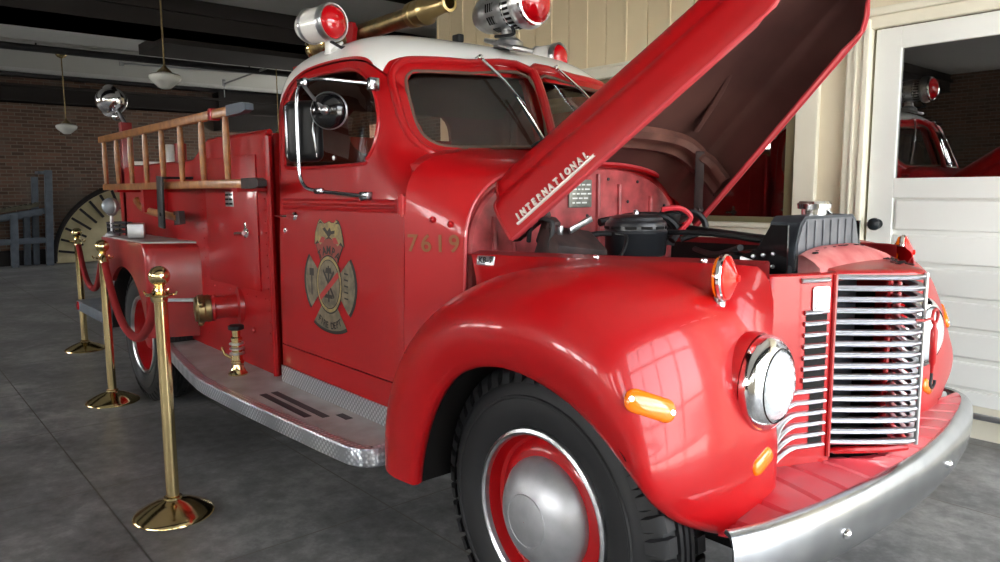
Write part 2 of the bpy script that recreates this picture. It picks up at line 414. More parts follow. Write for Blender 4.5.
# window casing: broad jambs, stool and apron, moulding
m = MB()
m.bb(WX1, WX1+.135, YW-.03, YW+.02, .99, 2.07, .006)
m.bb(WX0-.135, WX0, YW-.03, YW+.02, .99, 2.07, .006)
m.bb(WX0-.14, WX1+.16, YW-.06, YW+.02, 1.03, 1.06, .006)
m.bb(WX0-.14, WX1+.15, YW-.04, YW+.01, .985, 1.03, .008)
m.bb(WX0-.14, WX1+.14, YW-.02, YW+.01, .93, .985, .004)
o = m.build('trim_4', BEIGE, smooth=False); struct(o)
fr = MB(); fr.bb(WX0, WX1, YW+.01, YW+.07, WZ0, WZ0+.035); fr.bb(WX0, WX1, YW+.01, YW+.07, WZ1-.035, WZ1)
for x in (WX0, -3.4, WX1-.065): fr.bb(x, x+.07, YW-.004, YW+.07, WZ0, WZ1)
WF = mat('olive_sash_paint', srgb(120, 112, 84), rough=.5)
fo = struct(fr.build('window_1', WF, smooth=False))
MB().bb(WX0+.02, WX1-.02, YW+.035, YW+.041, WZ0+.02, WZ1-.02).build('window_glass', WGLASS, fo, smooth=False)
# room beyond the partition (dim), so the panes look into something
m = MB(); m.bb(X0+.12, 2.1, 7.3, 7.4, 0, ZC); m.bb(2.0, 2.1, YW+.12, 7.3, 0, ZC)
o = m.build('wall_beyond', mat('dim_room_paint', srgb(112, 100, 84), rough=.8), smooth=False); struct(o)
# column casing between window and door
m = MB(); m.bb(-1.94, -1.86, YW-.022, YW, 0, 2.2, .006)
o = m.build('trim_5', BEIGE2, smooth=False); struct(o)
m = MB()
m.bb(-1.925, -1.80, YW-.045, YW+.01, 0, 2.19, .008); m.bb(-1.835, -1.80, YW-.06, YW-.04, 0, 2.16, .008); m.bb(-1.88, -1.865, YW-.055, YW-.04, 0, 2.16, .004)
m.bb(-1.925, DX1+.12, YW-.045, YW+.01, 2.11, 2.19, .008); m.bb(-1.94, DX1+.14, YW-.075, YW+.01, 2.17, 2.21, .008)
o = m.build('trim_6', BEIGE, smooth=False); struct(o)

# --- the big panelled white door
DR = empty('door_1', (DX0, YW, .17)); struct(DR)
D0, D1 = DX0+.015, DX1-.02
yf = YW-.01
m = MB()
GX0, GZ0, GZ1 = -1.655, 1.32, 1.995
GX1 = .9
m.bb(D0, GX0, yf, yf+.05, .17, 2.105, .003)                                   # left stile
m.bb(GX1, D1, yf, yf+.05, .17, 2.105, .003)
m.bb(GX0, GX1, yf, yf+.05, GZ1, 2.105, .003)                                  # top rail
m.bb(GX0, GX1, yf, yf+.05, 1.215, GZ0, .003)                                  # lock rail
m.bb(GX0, GX1, yf, yf+.05, .17, .24, .003)
m.bb(GX0, GX1, yf+.022, yf+.05, .24, 1.215)
z = 1.215
for zz in (1.035, .865, .70, .545, .395, .24):
    m.bb(GX0+.012, GX1-.012, yf+.006, yf+.03, zz+.012, z-.012, .009); z = zz
m.build('door_leaf', DOORW, DR, smooth=False)
MB().bb(GX0, GX1, yf+.02, yf+.026, GZ0, GZ1).build('glass_pane', WGLASS, DR, smooth=False)
m = MB(); m.lathe([(.024, 0), (.026, .006), (.012, .010), (.012, .03), (.026, .036), (.034, .05), (.032, .066), (.018, .076), (.001, .078)], (-1.722, yf, 1.075), (0, -1, 0))
m.build('door_knob', KNOB, DR)
# wall foot under the door and the pipe rail
o = MB().bb(DX0, DX1, YW, YW+.12, 0, .17).build('baseboard_right', BEIGE, smooth=False); struct(o)
m = MB(); m.tube([(-1.9, YW-.07, .135), (1.5, YW-.07, .135)], .016, 12)
for x in (-1.0, 0.2, 1.3): m.bb(x-.015, x+.015, YW-.08, YW, .12, .15)
o = m.build('floor_pipe', STEEL); tag(o, 'galvanised pipe running low along the foot of the white panelled door', 'pipe')

# --- ceiling beams
def beam(x0, x1, z0, name, y0=-7, y1=8):
    m = MB(); m.bb(x0, x1, y0, y1, z0, ZC); m.bb(x0-.02, x1+.02, y0, y1, z0, z0+.03); m.bb(x0+.0, x1+.05, y0, y1, ZC-.16, ZC-.10)
    o = m.build(name, BEAM, smooth=False); struct(o)
beam(-9.3, -8.45, 3.0, 'trim_7'); beam(-6.0, -5.2, 3.0, 'trim_8'); beam(-2.6, -1.8, 3.0, 'trim_9'); beam(.8, 1.6, 3.0, 'trim_10')
o = MB().bb(-9.95, -9.0, 2.73, 6.2, 2.94, 3.06).build('trim_11', BEAM, smooth=False); struct(o)
m = MB(); m.bb(-15.5, -15.2, -7, 8, 2.83, 3.12); m.bb(-15.5, -15.1, -7, 8, 2.83, 2.87); m.bb(-15.5, -15.1, -7, 8, 3.08, 3.12); m.bb(-15.5, -15.15, 5.6, 8, 2.5, 3.25)
o = m.build('trim_12', BEAM, smooth=False); struct(o)
o = MB().bb(-15.5, -15.3, -7, 8, 3.27, ZC).build('trim_13', DKSTEEL, smooth=False); struct(o)
o = MB().bb(-14.6, -12.0, -7, 8, ZC-.015, ZC).build('trim_14', mat('ceiling_panel_paint', srgb(186, 188, 184), rough=.8), smooth=False); struct(o)
m = MB(); m.tube([(-12.1, -6.9, ZC-.09), (-12.1, 7.9, ZC-.09)], .05, 10)
for y in (-4, -1, 2, 5): m.tube([(-12.1, y, ZC), (-12.1, y, ZC-.06)], .012, 6)
o = m.build('ceiling_pipe', DKSTEEL); tag(o, 'long dark pipe slung below the grey ceiling behind the big beam', 'pipe')
m = MB(); m.tube([(-13.9, 5.25, 3.24), (-11.75, 5.14, 3.24)], .018, 8)
m.tube([(-13.9, 5.25, 3.335), (-13.9, 5.25, 3.20)], .03, 8); m.tube([(-11.8, 5.14, 3.335), (-11.8, 5.14, 3.23)], .012, 6); m.tube([(-13.9, 5.25, 3.20), (-13.9, 5.25, 3.0)], .008, 6)
o = m.build('sprinkler_pipe', STEEL); tag(o, 'thin pale sprinkler pipe running back across the ceiling', 'pipe')
m = MB(); m.tube([(-13.0, 3.3, 3.29), (-12.6, 5.9, 3.29)], .014, 8)
m.tube([(-13.0, 3.3, 3.33), (-13.0, 3.3, 3.25)], .035, 8)
o = m.build('conduit', STEEL); tag(o, 'thin pale conduit crossing the ceiling from a small round junction box', 'conduit')
# ================================================================== FIRE TRUCK
T = empty('fire_truck', (-3.1, YC, 0))
tag(T, 'vintage red fire engine with white cab roof and raised bonnet behind the brass rope posts', 'fire truck')

# ---- cab shell by horizontal rings
XM = -2.75
CABT_OLD = [  # z, (half width, x front, x rear, n front, n rear)
 (.46, (.735, -2.00, -3.17, 14, 14)), (.60, (.735, -2.00, -3.17, 14, 14)), (1.00, (.728, -2.00, -3.17, 14, 12)), (1.22, (.718, -2.02, -3.17, 12, 10)),
 (1.32, (.708, -2.08, -3.17, 7, 9)), (1.40, (.697, -2.15, -3.17, 4.6, 8)), (1.50, (.682, -2.175, -3.17, 4.2, 7)), (1.60, (.664, -2.205, -3.17, 4.0, 6)),
 (1.70, (.636, -2.245, -3.165, 3.8, 5)), (1.77, (.608, -2.285, -3.15, 3.6, 4.6)), (1.83, (.570, -2.34, -3.12, 3.3, 4.2)), (1.88, (.520, -2.41, -3.08, 3.1, 3.8)),
 (1.92, (.455, -2.49, -3.03, 2.9, 3.4)), (1.95, (.375, -2.56, -2.98, 2.7, 3)), (1.97, (.29, -2.62, -2.93, 2.5, 2.6)), (1.982, (.18, -2.68, -2.86, 2.2, 2.2)), (1.986, (.02, -2.74, -2.77, 2, 2))]
CABT = [  # z, (half width, x front, x rear, n front, n rear, V of the screen)
 (.46, (.735, -2.00, -3.20, 14, 14, 0)), (.60, (.735, -2.00, -3.20, 14, 14, 0)), (1.00, (.728, -2.00, -3.20, 14, 14, 0)), (1.22, (.718, -2.02, -3.20, 14, 14, 0)),
 (1.32, (.709, -2.08, -3.215, 11, 14, .04)), (1.40, (.701, -2.125, -3.23, 9, 14, .12)), (1.50, (.692, -2.155, -3.245, 9, 14, .15)), (1.60, (.683, -2.19, -3.26, 9, 13, .16)),
 (1.68, (.672, -2.225, -3.27, 8, 12, .16)), (1.74, (.658, -2.26, -3.275, 6.5, 10, .14)), (1.79, (.640, -2.31, -3.27, 5, 8, .12)), (1.835, (.608, -2.38, -3.25, 4, 6, .09)), (1.868, (.562, -2.46, -3.21, 3.5, 5, .06)),
 (1.889, (.50, -2.54, -3.16, 3.1, 4.2, .04)), (1.908, (.415, -2.62, -3.09, 2.9, 3.6, .02)), (1.920, (.31, -2.68, -3.01, 2.6, 3, 0)), (1.928, (.20, -2.72, -2.95, 2.4, 2.5, 0)), (1.933, (.02, -2.78, -2.81, 2, 2, 0))]
XMT = [(1.9, -2.78), (1.97, -2.795)]
def ring_pt(P_, a, inset=0):
    hw, xf, xr, nf, nr, kv = P_; hw -= inset; xf -= inset; xr += inset
    XM_ = XM if xf > XM+.08 else (xf+xr)/2
    c, s_ = math.cos(a), math.sin(a); n = nf if c >= 0 else nr; hl = (xf-XM_) if c >= 0 else (XM_-xr)
    w = hw*math.copysign(abs(s_)**(2/n), s_); q = abs(c)**(2/n); x = XM_+hl*math.copysign(q, c)
    if c > 0: x -= kv*abs(w)*q
    return x, w
def cab_ring(z, N=112, inset=0):
    P_ = interp(z, CABT); out = []
    for k in range(N):
        x, w = ring_pt(P_, 2*PI*(k+.5)/N, inset); out.append(V(x, w, z))
    return out
def cab_front_x(w, z):
    P_ = interp(z, CABT); w = min(abs(w), P_[0]*.9999); lo, hi = 0, PI/2
    for _ in range(40):
        a = (lo+hi)/2
        if ring_pt(P_, a)[1] < w: lo = a
        else: hi = a
    return ring_pt(P_, lo)[0]
def cab_side_w(x, z):
    P_ = interp(z, CABT); lo, hi = 1e-4, PI-1e-4
    for _ in range(40):
        a = (lo+hi)/2
        if ring_pt(P_, a)[0] > x: lo = a
        else: hi = a
    return ring_pt(P_, lo)[1]
def ring_shell(levels, inset=0, N=96):
    m = MB(); m.grid([cab_ring(z, N, inset) for z in levels], close_v=True, cap=False); return m
zs = [.46+.04*i for i in range(0, 32)]+[1.72, 1.74, 1.76, 1.78, 1.80, 1.82, 1.835, 1.85, 1.866, 1.878, 1.889, 1.899, 1.908, 1.915, 1.92, 1.925, 1.929, 1.931, 1.933]
zs = sorted(set(round(z, 4) for z in zs))
# closed solid with an inner skin (25 mm walls)
def cab_solid():
    m = MB(); N = 112
    outer = [cab_ring(z, N) for z in zs]; inner = [cab_ring(max(z, .47), N, .025) for z in zs if z < 1.91]
    inner = [[(p[0], p[1], p[2]-(.02 if p[2] > 1.7 else 0)) for p in r] for r in inner]
    inner[0] = [(p[0], p[1], zs[0]) for p in inner[0]]
    rows = inner[::-1]+outer
    m.grid(rows, close_v=True, cap=False)
    m.f.append(tuple(range(N))); m.fm.append(0)               # inner ceiling
    n0 = (len(rows)-1)*N; m.f.append(tuple(n0+j for j in range(N))[::-1]); m.fm.append(0)
    return m
DOORP = [(-3.125, .592), (-2.14, .592), (-2.135, 1.24), (-2.16, 1.34), (-2.20, 1.44), (-2.265, 1.56), (-2.335, 1.65), (-2.41, 1.71), (-2.50, 1.75), (-2.62, 1.768), (-2.82, 1.774), (-2.96, 1.766), (-3.05, 1.742), (-3.11, 1.69), (-3.14, 1.60), (-3.14, 1.2)]
WINP = [(-3.02, 1.375), (-2.46, 1.375), (-2.41, 1.39), (-2.375, 1.43), (-2.362, 1.50), (-2.38, 1.58), (-2.425, 1.655), (-2.50, 1.705), (-2.60, 1.727), (-2.84, 1.737), (-2.97, 1.728), (-3.045, 1.695), (-3.085, 1.64), (-3.10, 1.55), (-3.10, 1.45), (-3.08, 1.40)]
def offp(poly, d):
    cx = sum(p[0] for p in poly)/len(poly); cz = sum(p[1] for p in poly)/len(poly)
    out = []
    n = len(poly)
    for i in range(n):
        a, b_, c = poly[i-1], poly[i], poly[(i+1) % n]
        t = Vector((c[0]-a[0], c[1]-a[1])); nrm = Vector((t.y, -t.x)).normalized()
        if nrm.dot(Vector((b_[0]-cx, b_[1]-cz))) < 0: nrm = -nrm
        out.append((b_[0]+nrm.x*d, b_[1]+nrm.y*d))
    return out
def wpoly(s):   # windscreen opening in (w, z)
    P = [(.030, 1.440), (.30, 1.434), (.47, 1.433), (.525, 1.444), (.558, 1.472), (.572, 1.52), (.573, 1.62), (.565, 1.672), (.545, 1.695), (.51, 1.705), (.30, 1.712), (.030, 1.718)]
    return [(YC-s*w, z) for w, z in P]
ROOFP = [(-3.4, 1.645), (-3.18, 1.665), (-3.13, 1.725), (-3.055, 1.765), (-2.96, 1.785), (-2.82, 1.792), (-2.62, 1.786), (-2.50, 1.768), (-2.435, 1.73), (-2.415, 1.68), (-2.41, 1.66), (-2.392, 1.66), (-2.39, 1.70), (-2.395, 1.745), (-2.385, 1.762), (-2.1, 1.762), (-2.1, 2.2), (-3.4, 2.2)]
def smooth_poly(P, i0, i1, n=4):
    mid = [(p.x, p.y) for p in spline([(a, b_, 0) for a, b_ in P[i0:i1+1]], n)]
    return P[:i0]+mid+P[i1+1:]
def smooth_closed(P, n=4):
    Q = [P[-2], P[-1]]+P+[P[0], P[1]]; S = [(p.x, p.y) for p in spline([(a, b_, 0) for a, b_ in Q], n)]
    return S[2*n:2*n+len(P)*n]
DOORP = smooth_poly(DOORP, 1, len(DOORP)-1); WINP = smooth_closed(WINP); ROOFP = smooth_poly(ROOFP, 1, 9)
cab = cab_solid().build('cab_body', RED, T)
roof = cab_solid().build('cab_roof', WHITE, T)
doorN = cab_solid().build('cab_door', RED, T); doorF = cab_solid().build('cab_door', RED, T)
boolean(roof, MB().prism(ROOFP, YC-1, YC+1, 'y'), 'INTERSECT')
boolean(cab, MB().prism(ROOFP, YC-1, YC+1, 'y'), 'DIFFERENCE')
for s, d in ((1, doorN), (-1, doorF)):
    y0, y1 = sorted((YC-s*.30, YC-s*.9))
    boolean(d, MB().prism(DOORP, y0, y1, 'y'), 'INTERSECT')
    boolean(d, MB().prism(WINP, y0-.05, y1+.05, 'y'), 'DIFFERENCE')
    boolean(cab, MB().prism(offp(DOORP, .006), y0, y1, 'y'), 'DIFFERENCE')
    boolean(roof, MB().prism(offp(DOORP, .006), y0, y1, 'y'), 'DIFFERENCE')
    boolean(cab, MB().prism(wpoly(s), -2.75, -1.9, 'x'), 'DIFFERENCE')
    boolean(d, MB().prism(wpoly(s), -2.75, -1.9, 'x'), 'DIFFERENCE')
boolean(cab, MB().bb(-2.128, -1.85, YC-1, YC+1, .40, 1.27))
# rear window
boolean(cab, MB().prism([(YC+a, b_) for a, b_ in rrect(.62, .22, .09, 5, 0, 1.56)], -3.3, -3.0, 'x'), 'DIFFERENCE')
LINER = mat('headliner', srgb(92, 62, 48), rough=.9)
INRED = mat('cab_inside_paint', srgb(98, 34, 28), rough=.5)
for o in (cab, roof, doorN, doorF):
    resharp(o, 40); me = o.data; me.materials.clear(); me.materials.append(WHITE if o is roof else RED); me.materials.append(LINER if o is roof else INRED)
    og = WLOC[o.name]
    for p in me.polygons:
        c = p.center+og; n = p.normal; r = Vector((c.x-XM, c.y-YC, (c.z-1.3)*(1 if c.z > 1.6 else 0)))
        z = min(max(c.z, .47), 1.93); P_ = interp(z, CABT)
        p.material_index = 1 if r.dot(n) < -.02 else 0

# glass, mouldings
for s in (1, -1):
    m = MB(); rows = []
    for i in range(9):
        z = lerp(1.37, 1.77, i/8); rows.append([V(x, s*(cab_side_w(x, z)-.018), z) for x in [lerp(-3.09, -2.33, k/12) for k in range(13)]])
    d = doorN if s > 0 else doorF
    m.grid(rows).build('side_glass', GLASS, d)
    # window rubber
    pts = [V(x, s*(cab_side_w(x, z)+.001), z) for x, z in spline([(p[0], p[1], 0) for p in offp(WINP, .006)+[offp(WINP, .006)[0]]], 3) for x, z in [(x, z)]] if False else None
    loop = spline([(p[0], p[1], 0) for p in offp(WINP, .008)]+[(offp(WINP, .008)[0][0], offp(WINP, .008)[0][1], 0)], 3)[:-1]
    MB().tube([V(p.x, s*(cab_side_w(p.x, p.y)-.002), p.y) for p in loop], .008, 8, closed=True).build('window_bead', RED, d)
    m = MB(); rows = []
    for i in range(7):
        z = lerp(1.40, 1.75, i/6); rows.append([V(cab_front_x(w, z)-.018, s*w, z) for w in [lerp(.01, .60, k/14) for k in range(15)]])
    m.grid(rows).build('windscreen', GLASS, T)
    loop = spline([(p[0], p[1], 0) for p in [(YC-p[0], p[1]) for p in offp(wpoly(1), .004)]]+[(YC-offp(wpoly(1), .004)[0][0], offp(wpoly(1), .004)[0][1], 0)], 4)[:-1]
    MB().tube([V(cab_front_x(p.x, p.y)-.004, s*p.x, p.y) for p in loop], .007, 8, closed=True).build('windscreen_seal', mat('brown_rubber', srgb(92, 70, 58), rough=.6) if 'brown_rubber' not in MATS else MATS['brown_rubber'], T)
    loop = spline([(YC-p[0], p[1], 0) for p in offp(wpoly(1), .047)]+[(YC-offp(wpoly(1), .047)[0][0], offp(wpoly(1), .047)[0][1], 0)], 4)[:-1]
    MB().tube([V(cab_front_x(max(p.x, -.02), p.y)-.004, s*p.x, p.y) for p in loop if p.x > -.005], .016, 10).build('windscreen_frame', RED, T)
    # belt moulding, hinge, handle
    m = MB(); m.tube([V(x, s*(cab_side_w(x, 1.225)+.000), 1.225) for x in [lerp(-3.085, -2.16, k/10) for k in range(11)]], .014, 10)
    m.tube([V(x, s*(cab_side_w(x, 1.205)-.004), 1.200) for x in [lerp(-3.085, -2.16, k/10) for k in range(11)]], .010, 8)
    m.build('belt_moulding', RED, d)
    m = MB(); m.tube([V(-2.137, s*.728, 1.19), V(-2.137, s*.728, 1.25)], .014, 12); m.tube([V(-2.137, s*.728, 1.182), V(-2.137, s*.728, 1.258)], .007, 8); m.box(V(-2.16, s*.722, 1.22), (.05, .012, .04), None, .004)
    m.build('door_hinge', RED, d)
    m = MB(); m.lathe([(.020, 0), (.018, .006), (.009, .01), (.009, .035)], V(-2.97, s*.722, 1.165), (0, -s, 0), 16)
    m.tube([V(-3.05, s*.770, 1.165), V(-3.0, s*.762, 1.165), V(-2.96, s*.757, 1.165)], [.006, .010, .011], 10, flat=.7)
    m.build('door_handle', CHROME, d)
    m = MB(); m.lathe([(.013, 0), (.012, .006), (.001, .008)], V(-3.06, s*.725, 1.10), (0, -s, 0), 14); m.build('door_lock', CHROME, d)
    m = MB()
    for xx in (-2.98, -2.68): m.lathe([(.010, 0), (.009, .004), (.001, .006)], V(xx, s*(cab_side_w(xx, 1.40)-.016), 1.40), (0, -s, 0), 10)
    m.build('glass_stud', CHROMED, d)
MB().tube([V(cab_front_x(0, z)+.004, 0, z) for z in [lerp(1.41, 1.745, k/8) for k in range(9)]], .019, 10).build('windscreen_pillar', RED, T)

# sill lip below door (red ledge)
for s in (1, -1):
    m = MB(); m.bb(-3.12, -2.0, YC-s*.735, YC-s*.71, .475, .50, .006); m.build('cab_sill', RED, T)

# ---- cowl (sections along x)
def cowl_sec(x, n=36, inset=0, a=.712, zb=1.05, e=2.9):
    t = max(0, min(1, (x+1.94)/(-.22))); hgt = .325+.052*t; e = lerp(2.9, 5.4, t); a = .700 if x < -2.131 else lerp(.615, .724, min(1, (x+1.94)/(-.188))); out = []
    a -= inset; hgt -= inset
    out.append(V(x, a+.012, .46)); out.append(V(x, a+.010, .8))
    for k in range(n+1):
        th = PI*k/n; c, s_ = math.cos(th), math.sin(th)
        out.append(V(x, math.copysign(a*abs(c)**(2/e), c), zb+hgt*abs(s_)**(2/e)))
    out.append(V(x, -a-.010, .8)); out.append(V(x, -a-.012, .46)); return out
xsn = [-2.27, -2.20, -2.14, -2.132, -2.128, -2.12]+[lerp(-2.11, -1.95, k/8) for k in range(9)]
m = MB(); m.grid([cowl_sec(x) for x in xsn]+[cowl_sec(-1.94, inset=.002), cowl_sec(-1.936, inset=.008), cowl_sec(-1.94, inset=.014)]+[cowl_sec(-1.95, inset=.022), cowl_sec(-1.97, inset=.03)])
m.build('cowl', RED, T, ang=50)
# boolean not needed: cab front skin sits inside the cowl
# gutter and firewall
m = MB(); sec = cowl_sec(-1.975, inset=.02); m.add(sec+[V(-1.975, 0, .46)], [(i, i+1, len(sec)) for i in range(len(sec)-1)])
for k in range(7):
    for s in (1, -1):
        pass
m.build('cowl_gutter', REDM, T, smooth=False)
def fw_sec(x, a, hgt, n=30, zb=1.02, e=2.7):
    return [V(x, a, .55)]+[V(x, math.copysign(a*abs(math.cos(PI*k/n))**(2/e), math.cos(PI*k/n)), zb+hgt*abs(math.sin(PI*k/n))**(2/e)) for k in range(n+1)]+[V(x, -a, .55)]
m = MB(); m.grid([fw_sec(-1.99, .585, .338), fw_sec(-1.965, .580, .335), fw_sec(-1.955, .57, .328)])
s2 = fw_sec(-1.955, .57, .328); m.add(s2+[V(-1.955, 0, .55)], [(i, i+1, len(s2)) for i in range(len(s2)-1)])
FWL = m.build('firewall', REDB, T, ang=30)
m = MB()
for w_, z0, z1 in ((-.06, 1.05, 1.33), (-.185, 1.05, 1.29), (-.385, 1.06, 1.24), (.47, 1.03, 1.18), (.38, 1.0, 1.15)):
    m.tube([V(-1.953, w_, z0), V(-1.953, w_, z1)], .011, 8)
m.build('firewall_rib', REDB, FWL)
m = MB(); m.box(V(-1.950, .045, 1.255), (.006, .125, .105), None, .002)
pl = m.build('data_plate', SIGNK, FWL)
m = MB()
random.seed(3)
for i in range(5):
    y_ = -.045
    while y_ < .04:
        l = random.uniform(.01, .03); m.box(V(-1.9465, .045-y_-l/2, 1.288-i*.017), (.001, l, .006)); y_ += l+.008
m.build('plate_text', mat('plate_lettering', srgb(225, 228, 225), rough=.5), FWL, smooth=False)
m = MB()
for w_, z_ in ((.13, 1.30), (.0, 1.17), (-.12, 1.31), (-.24, 1.22), (.33, 1.22), (-.48, 1.2), (-.30, 1.3), (-.13, 1.12)):
    m.lathe([(.007, 0), (.006, .004), (.001, .005)], V(-1.955, w_, z_), (1, 0, 0), 8)
m.build('firewall_bolt', DKSTEEL, FWL)

EDG = mat('edge_highlight_pink', srgb(188, 62, 68), rough=.4, coat=.5)  # pink tint paints the edge highlights into the colour
MB().tube(cowl_sec(-1.938, inset=.004), .006, 8).build('cowl_bead', EDG, T)
# ---- front fenders (sections in planes through the axle)
AX, AZ = -1.36, .40
RT = [(5, .458), (12, .468), (20, .487), (30, .527), (40, .570), (50, .630), (60, .688), (75, .690), (90, .668), (110, .660), (130, .660), (150, .662), (165, .655), (182, .640)]
AT = [(5, .440), (8, .425), (12, .413), (17, .411), (21, .414), (26, .430), (33, .440), (45, .438), (60, .436), (82, .438), (103, .434), (120, .424), (136, .408), (155, .398), (168, .402), (182, .412)]
WO = [(5, .56), (8, .64), (12, .71), (17, .775), (21, .815), (26, .865), (33, .90), (40, .905), (50, .925), (60, .945), (75, .97), (90, .985), (120, .985), (150, .97), (182, .955)]
WC = [(5, .47), (30, .47), (45, .50), (60, .58), (75, .66), (90, .71), (120, .74), (150, .79), (182, .82)]
WL = [(5, .55), (8, .63), (12, .70), (17, .765), (21, .803), (26, .850), (33, .885), (45, .905), (60, .92), (80, .945), (100, .955), (182, .948)]
SILLX = [(-1.96, (.603, 1.057)), (-1.42, (.532, 1.068)), (-1.15, (.488, 1.075)), (-.97, (.450, 1.077)), (-.93, (.36, 1.066)), (-.90, (.29, 1.050)), (-.88, (.20, 1.046))]
def fsec(ph, s):
    R = interp(ph, RT); a = interp(ph, AT); wo = interp(ph, WO); wc = interp(ph, WC); wl = interp(ph, WL)
    c, sn = math.cos(math.radians(ph)), math.sin(math.radians(ph))
    if ph < 60:
        t = min(1, (60-ph)/16); t = t*t*(3-2*t); s60 = .68/math.sin(math.radians(60))
        ri = lerp(s60, min(.38/c, R-.05), t)
        wi = lerp(interp(AX+s60*.5, SILLX)[0], .405, t)
    elif ph < 131:
        ri = .68/sn
        for _ in range(3):
            sx = interp(AX+ri*c, SILLX); ri = (sx[1]-AZ)/sn
        wi = sx[0]
    else:
        t = min(1, (ph-131)/10); ri = lerp(.875, R+.0, t); wi = .57
    rm = a+lerp(.10, .34, max(0, min(1, (ph-12)/30)))*(R-a)
    pts = [(wi, ri)]
    if ph < 60: pts += [(lerp(wi, wc, .14), lerp(ri, R, .5)), (lerp(wi, wc, .34), lerp(ri, R, .84)), (lerp(wi, wc, .64), lerp(ri, R, .975))]
    elif ph < 110: pts += [(lerp(wi, wc, .35), min(lerp(ri, R, .75), R+.02)), (lerp(wi, wc, .6), lerp(ri, R, .98)-.004)]
    else: pts += [(lerp(wi, wc, .3), lerp(ri, R, .75)), (lerp(wi, wc, .65), R)]
    if ph >= 60: pts.append((lerp(pts[-1][0], wc, .5), lerp(pts[-1][1], R, .5)))
    n = 14
    e = 2.12
    for k in range(n+1):
        th = PI/2*k/n
        pts.append((wc+(wo-wc)*math.sin(th)**(2/e), rm+(R-rm)*max(0, math.cos(th))**(2/e)))
    for k in range(1, 6):
        t = k/5; pts.append((lerp(wo, wl, t**1.6), lerp(rm, a, t)))
    pts += [(wl-.012, a-.004), (wl-.030, a+.002), (wl-.033, a+.02)]
    return [V(AX+r*c, s*w, AZ+r*sn) for w, r in pts]
for s in (1, -1):
    m = MB(); NQ_ = 1; rows = [fsec(5+174.5*k/92, s) for k in range(93)]
    m.grid(rows)
    # rear foot closure and inner side
    f = m.build('front_fender', RED, T, ang=60); solidify(f, .004, 1 if s > 0 else 1); resharp(f, 60)
    if s > 0: FN = f
    else: FF = f
    # dark inner wheel tub
    m = MB(); rows = []
    for k in range(31):
        ph = math.radians(38+144*k/30); a = max(interp(math.degrees(ph), AT)+.02, .45)
        rows.append([V(AX+a*math.cos(ph), s*w_, AZ+a*math.sin(ph)) for w_ in (.91, .70, .50, .36)])
    m.grid(rows); m.bb(-1.86, -1.02, YC-s*.37, YC-s*.35, .28, .95)
    m.build('wheel_tub', DARK, T)

for s in (1, -1): MB().tube([Vector(p)+Vector((.0, 0, .002)) for p in spline(fsec(57, s)[0:9], 3)], .0028, 6).build('fender_seam', EDG, T)
# sill flange with bolts
for s in (1, -1):
    m = MB(); rows = []
    for k in range(25):
        x = lerp(-1.94, -.97, k/24); w_, z_ = interp(x, SILLX)
        rows.append([V(x, s*(w_+.004), z_-.001), V(x, s*(w_), z_+.003), V(x, s*(w_-.006), z_+.002), V(x, s*(w_-.012), z_+.001), V(x, s*(w_-.055), z_+.011), V(x, s*(w_-.06), z_+.007), V(x, s*(w_-.065), z_-.20)])
    m.grid(rows); o = m.build('fender_sill', mat('sill_red', srgb(128, 18, 24), rough=.4, coat=.3, coat_rough=.2) if 'sill_red' not in MATS else MATS['sill_red'], T)
    m = MB()
    for x in (-1.45, -1.12):
        w_, z_ = interp(x, SILLX); m.lathe([(.010, 0), (.010, .004), (.007, .009), (.001, .011)], V(x, s*(w_-.03), z_+.004), (0, -s*.3, 1), 12)
    m.build('sill_bolt', CHROME, o)
# ---- nose: V-shaped prow
GW, GX, PX = .20, -.885, -.745
def prow(w):  # plan curve of the grille, rounded V
    t = min(abs(w)/GW, 1); return PX-(PX-GX)*(.80*t+.20*t*t) if t > .18 else PX-(PX-GX)*(t*t/.36*.8+.0065*1.0*0+.0)-(PX-GX)*0
def prow(w):
    t = min(abs(w)/GW, 1); a = math.sqrt(t*t+.02)-math.sqrt(.02); return PX-(PX-GX)*a/(math.sqrt(1.02)-math.sqrt(.02))
NPL = [(GX, .20), (-.8935, .222), (-.9035, .25), (-.920, .29), (-.938, .325), (-.957, .36), (-.975, .385), (-1.02, .40), (-1.12, .41)]
ZT = 1.046
def nose_rows(s):
    rows = []
    P = spline([(p[0], p[1], 0) for p in NPL], 3)
    for i in range(13):
        z = lerp(.50, ZT, i/12)
        k = 1 if z < .97 else 1-(z-.97)/(ZT-.97)*.0
        rows.append([V(p.x-(.02*(1-(z-.5)/.3)**2 if z < .8 else 0)*0, s*p.y, z) for p in P])
    # roll over the top edge
    rows.append([V(p.x-.006, s*(p.y), ZT+.004) for p in P])
    rows.append([V(p.x-.03, s*(p.y-.004), ZT+.004) for p in P])
    return rows
NP = MB(); NP.grid(nose_rows(1)); npn = NP.build('nose_panel', RED, T, ang=50)
NP = MB(); NP.grid(nose_rows(-1)); npf = NP.build('nose_panel', RED, T, ang=50)
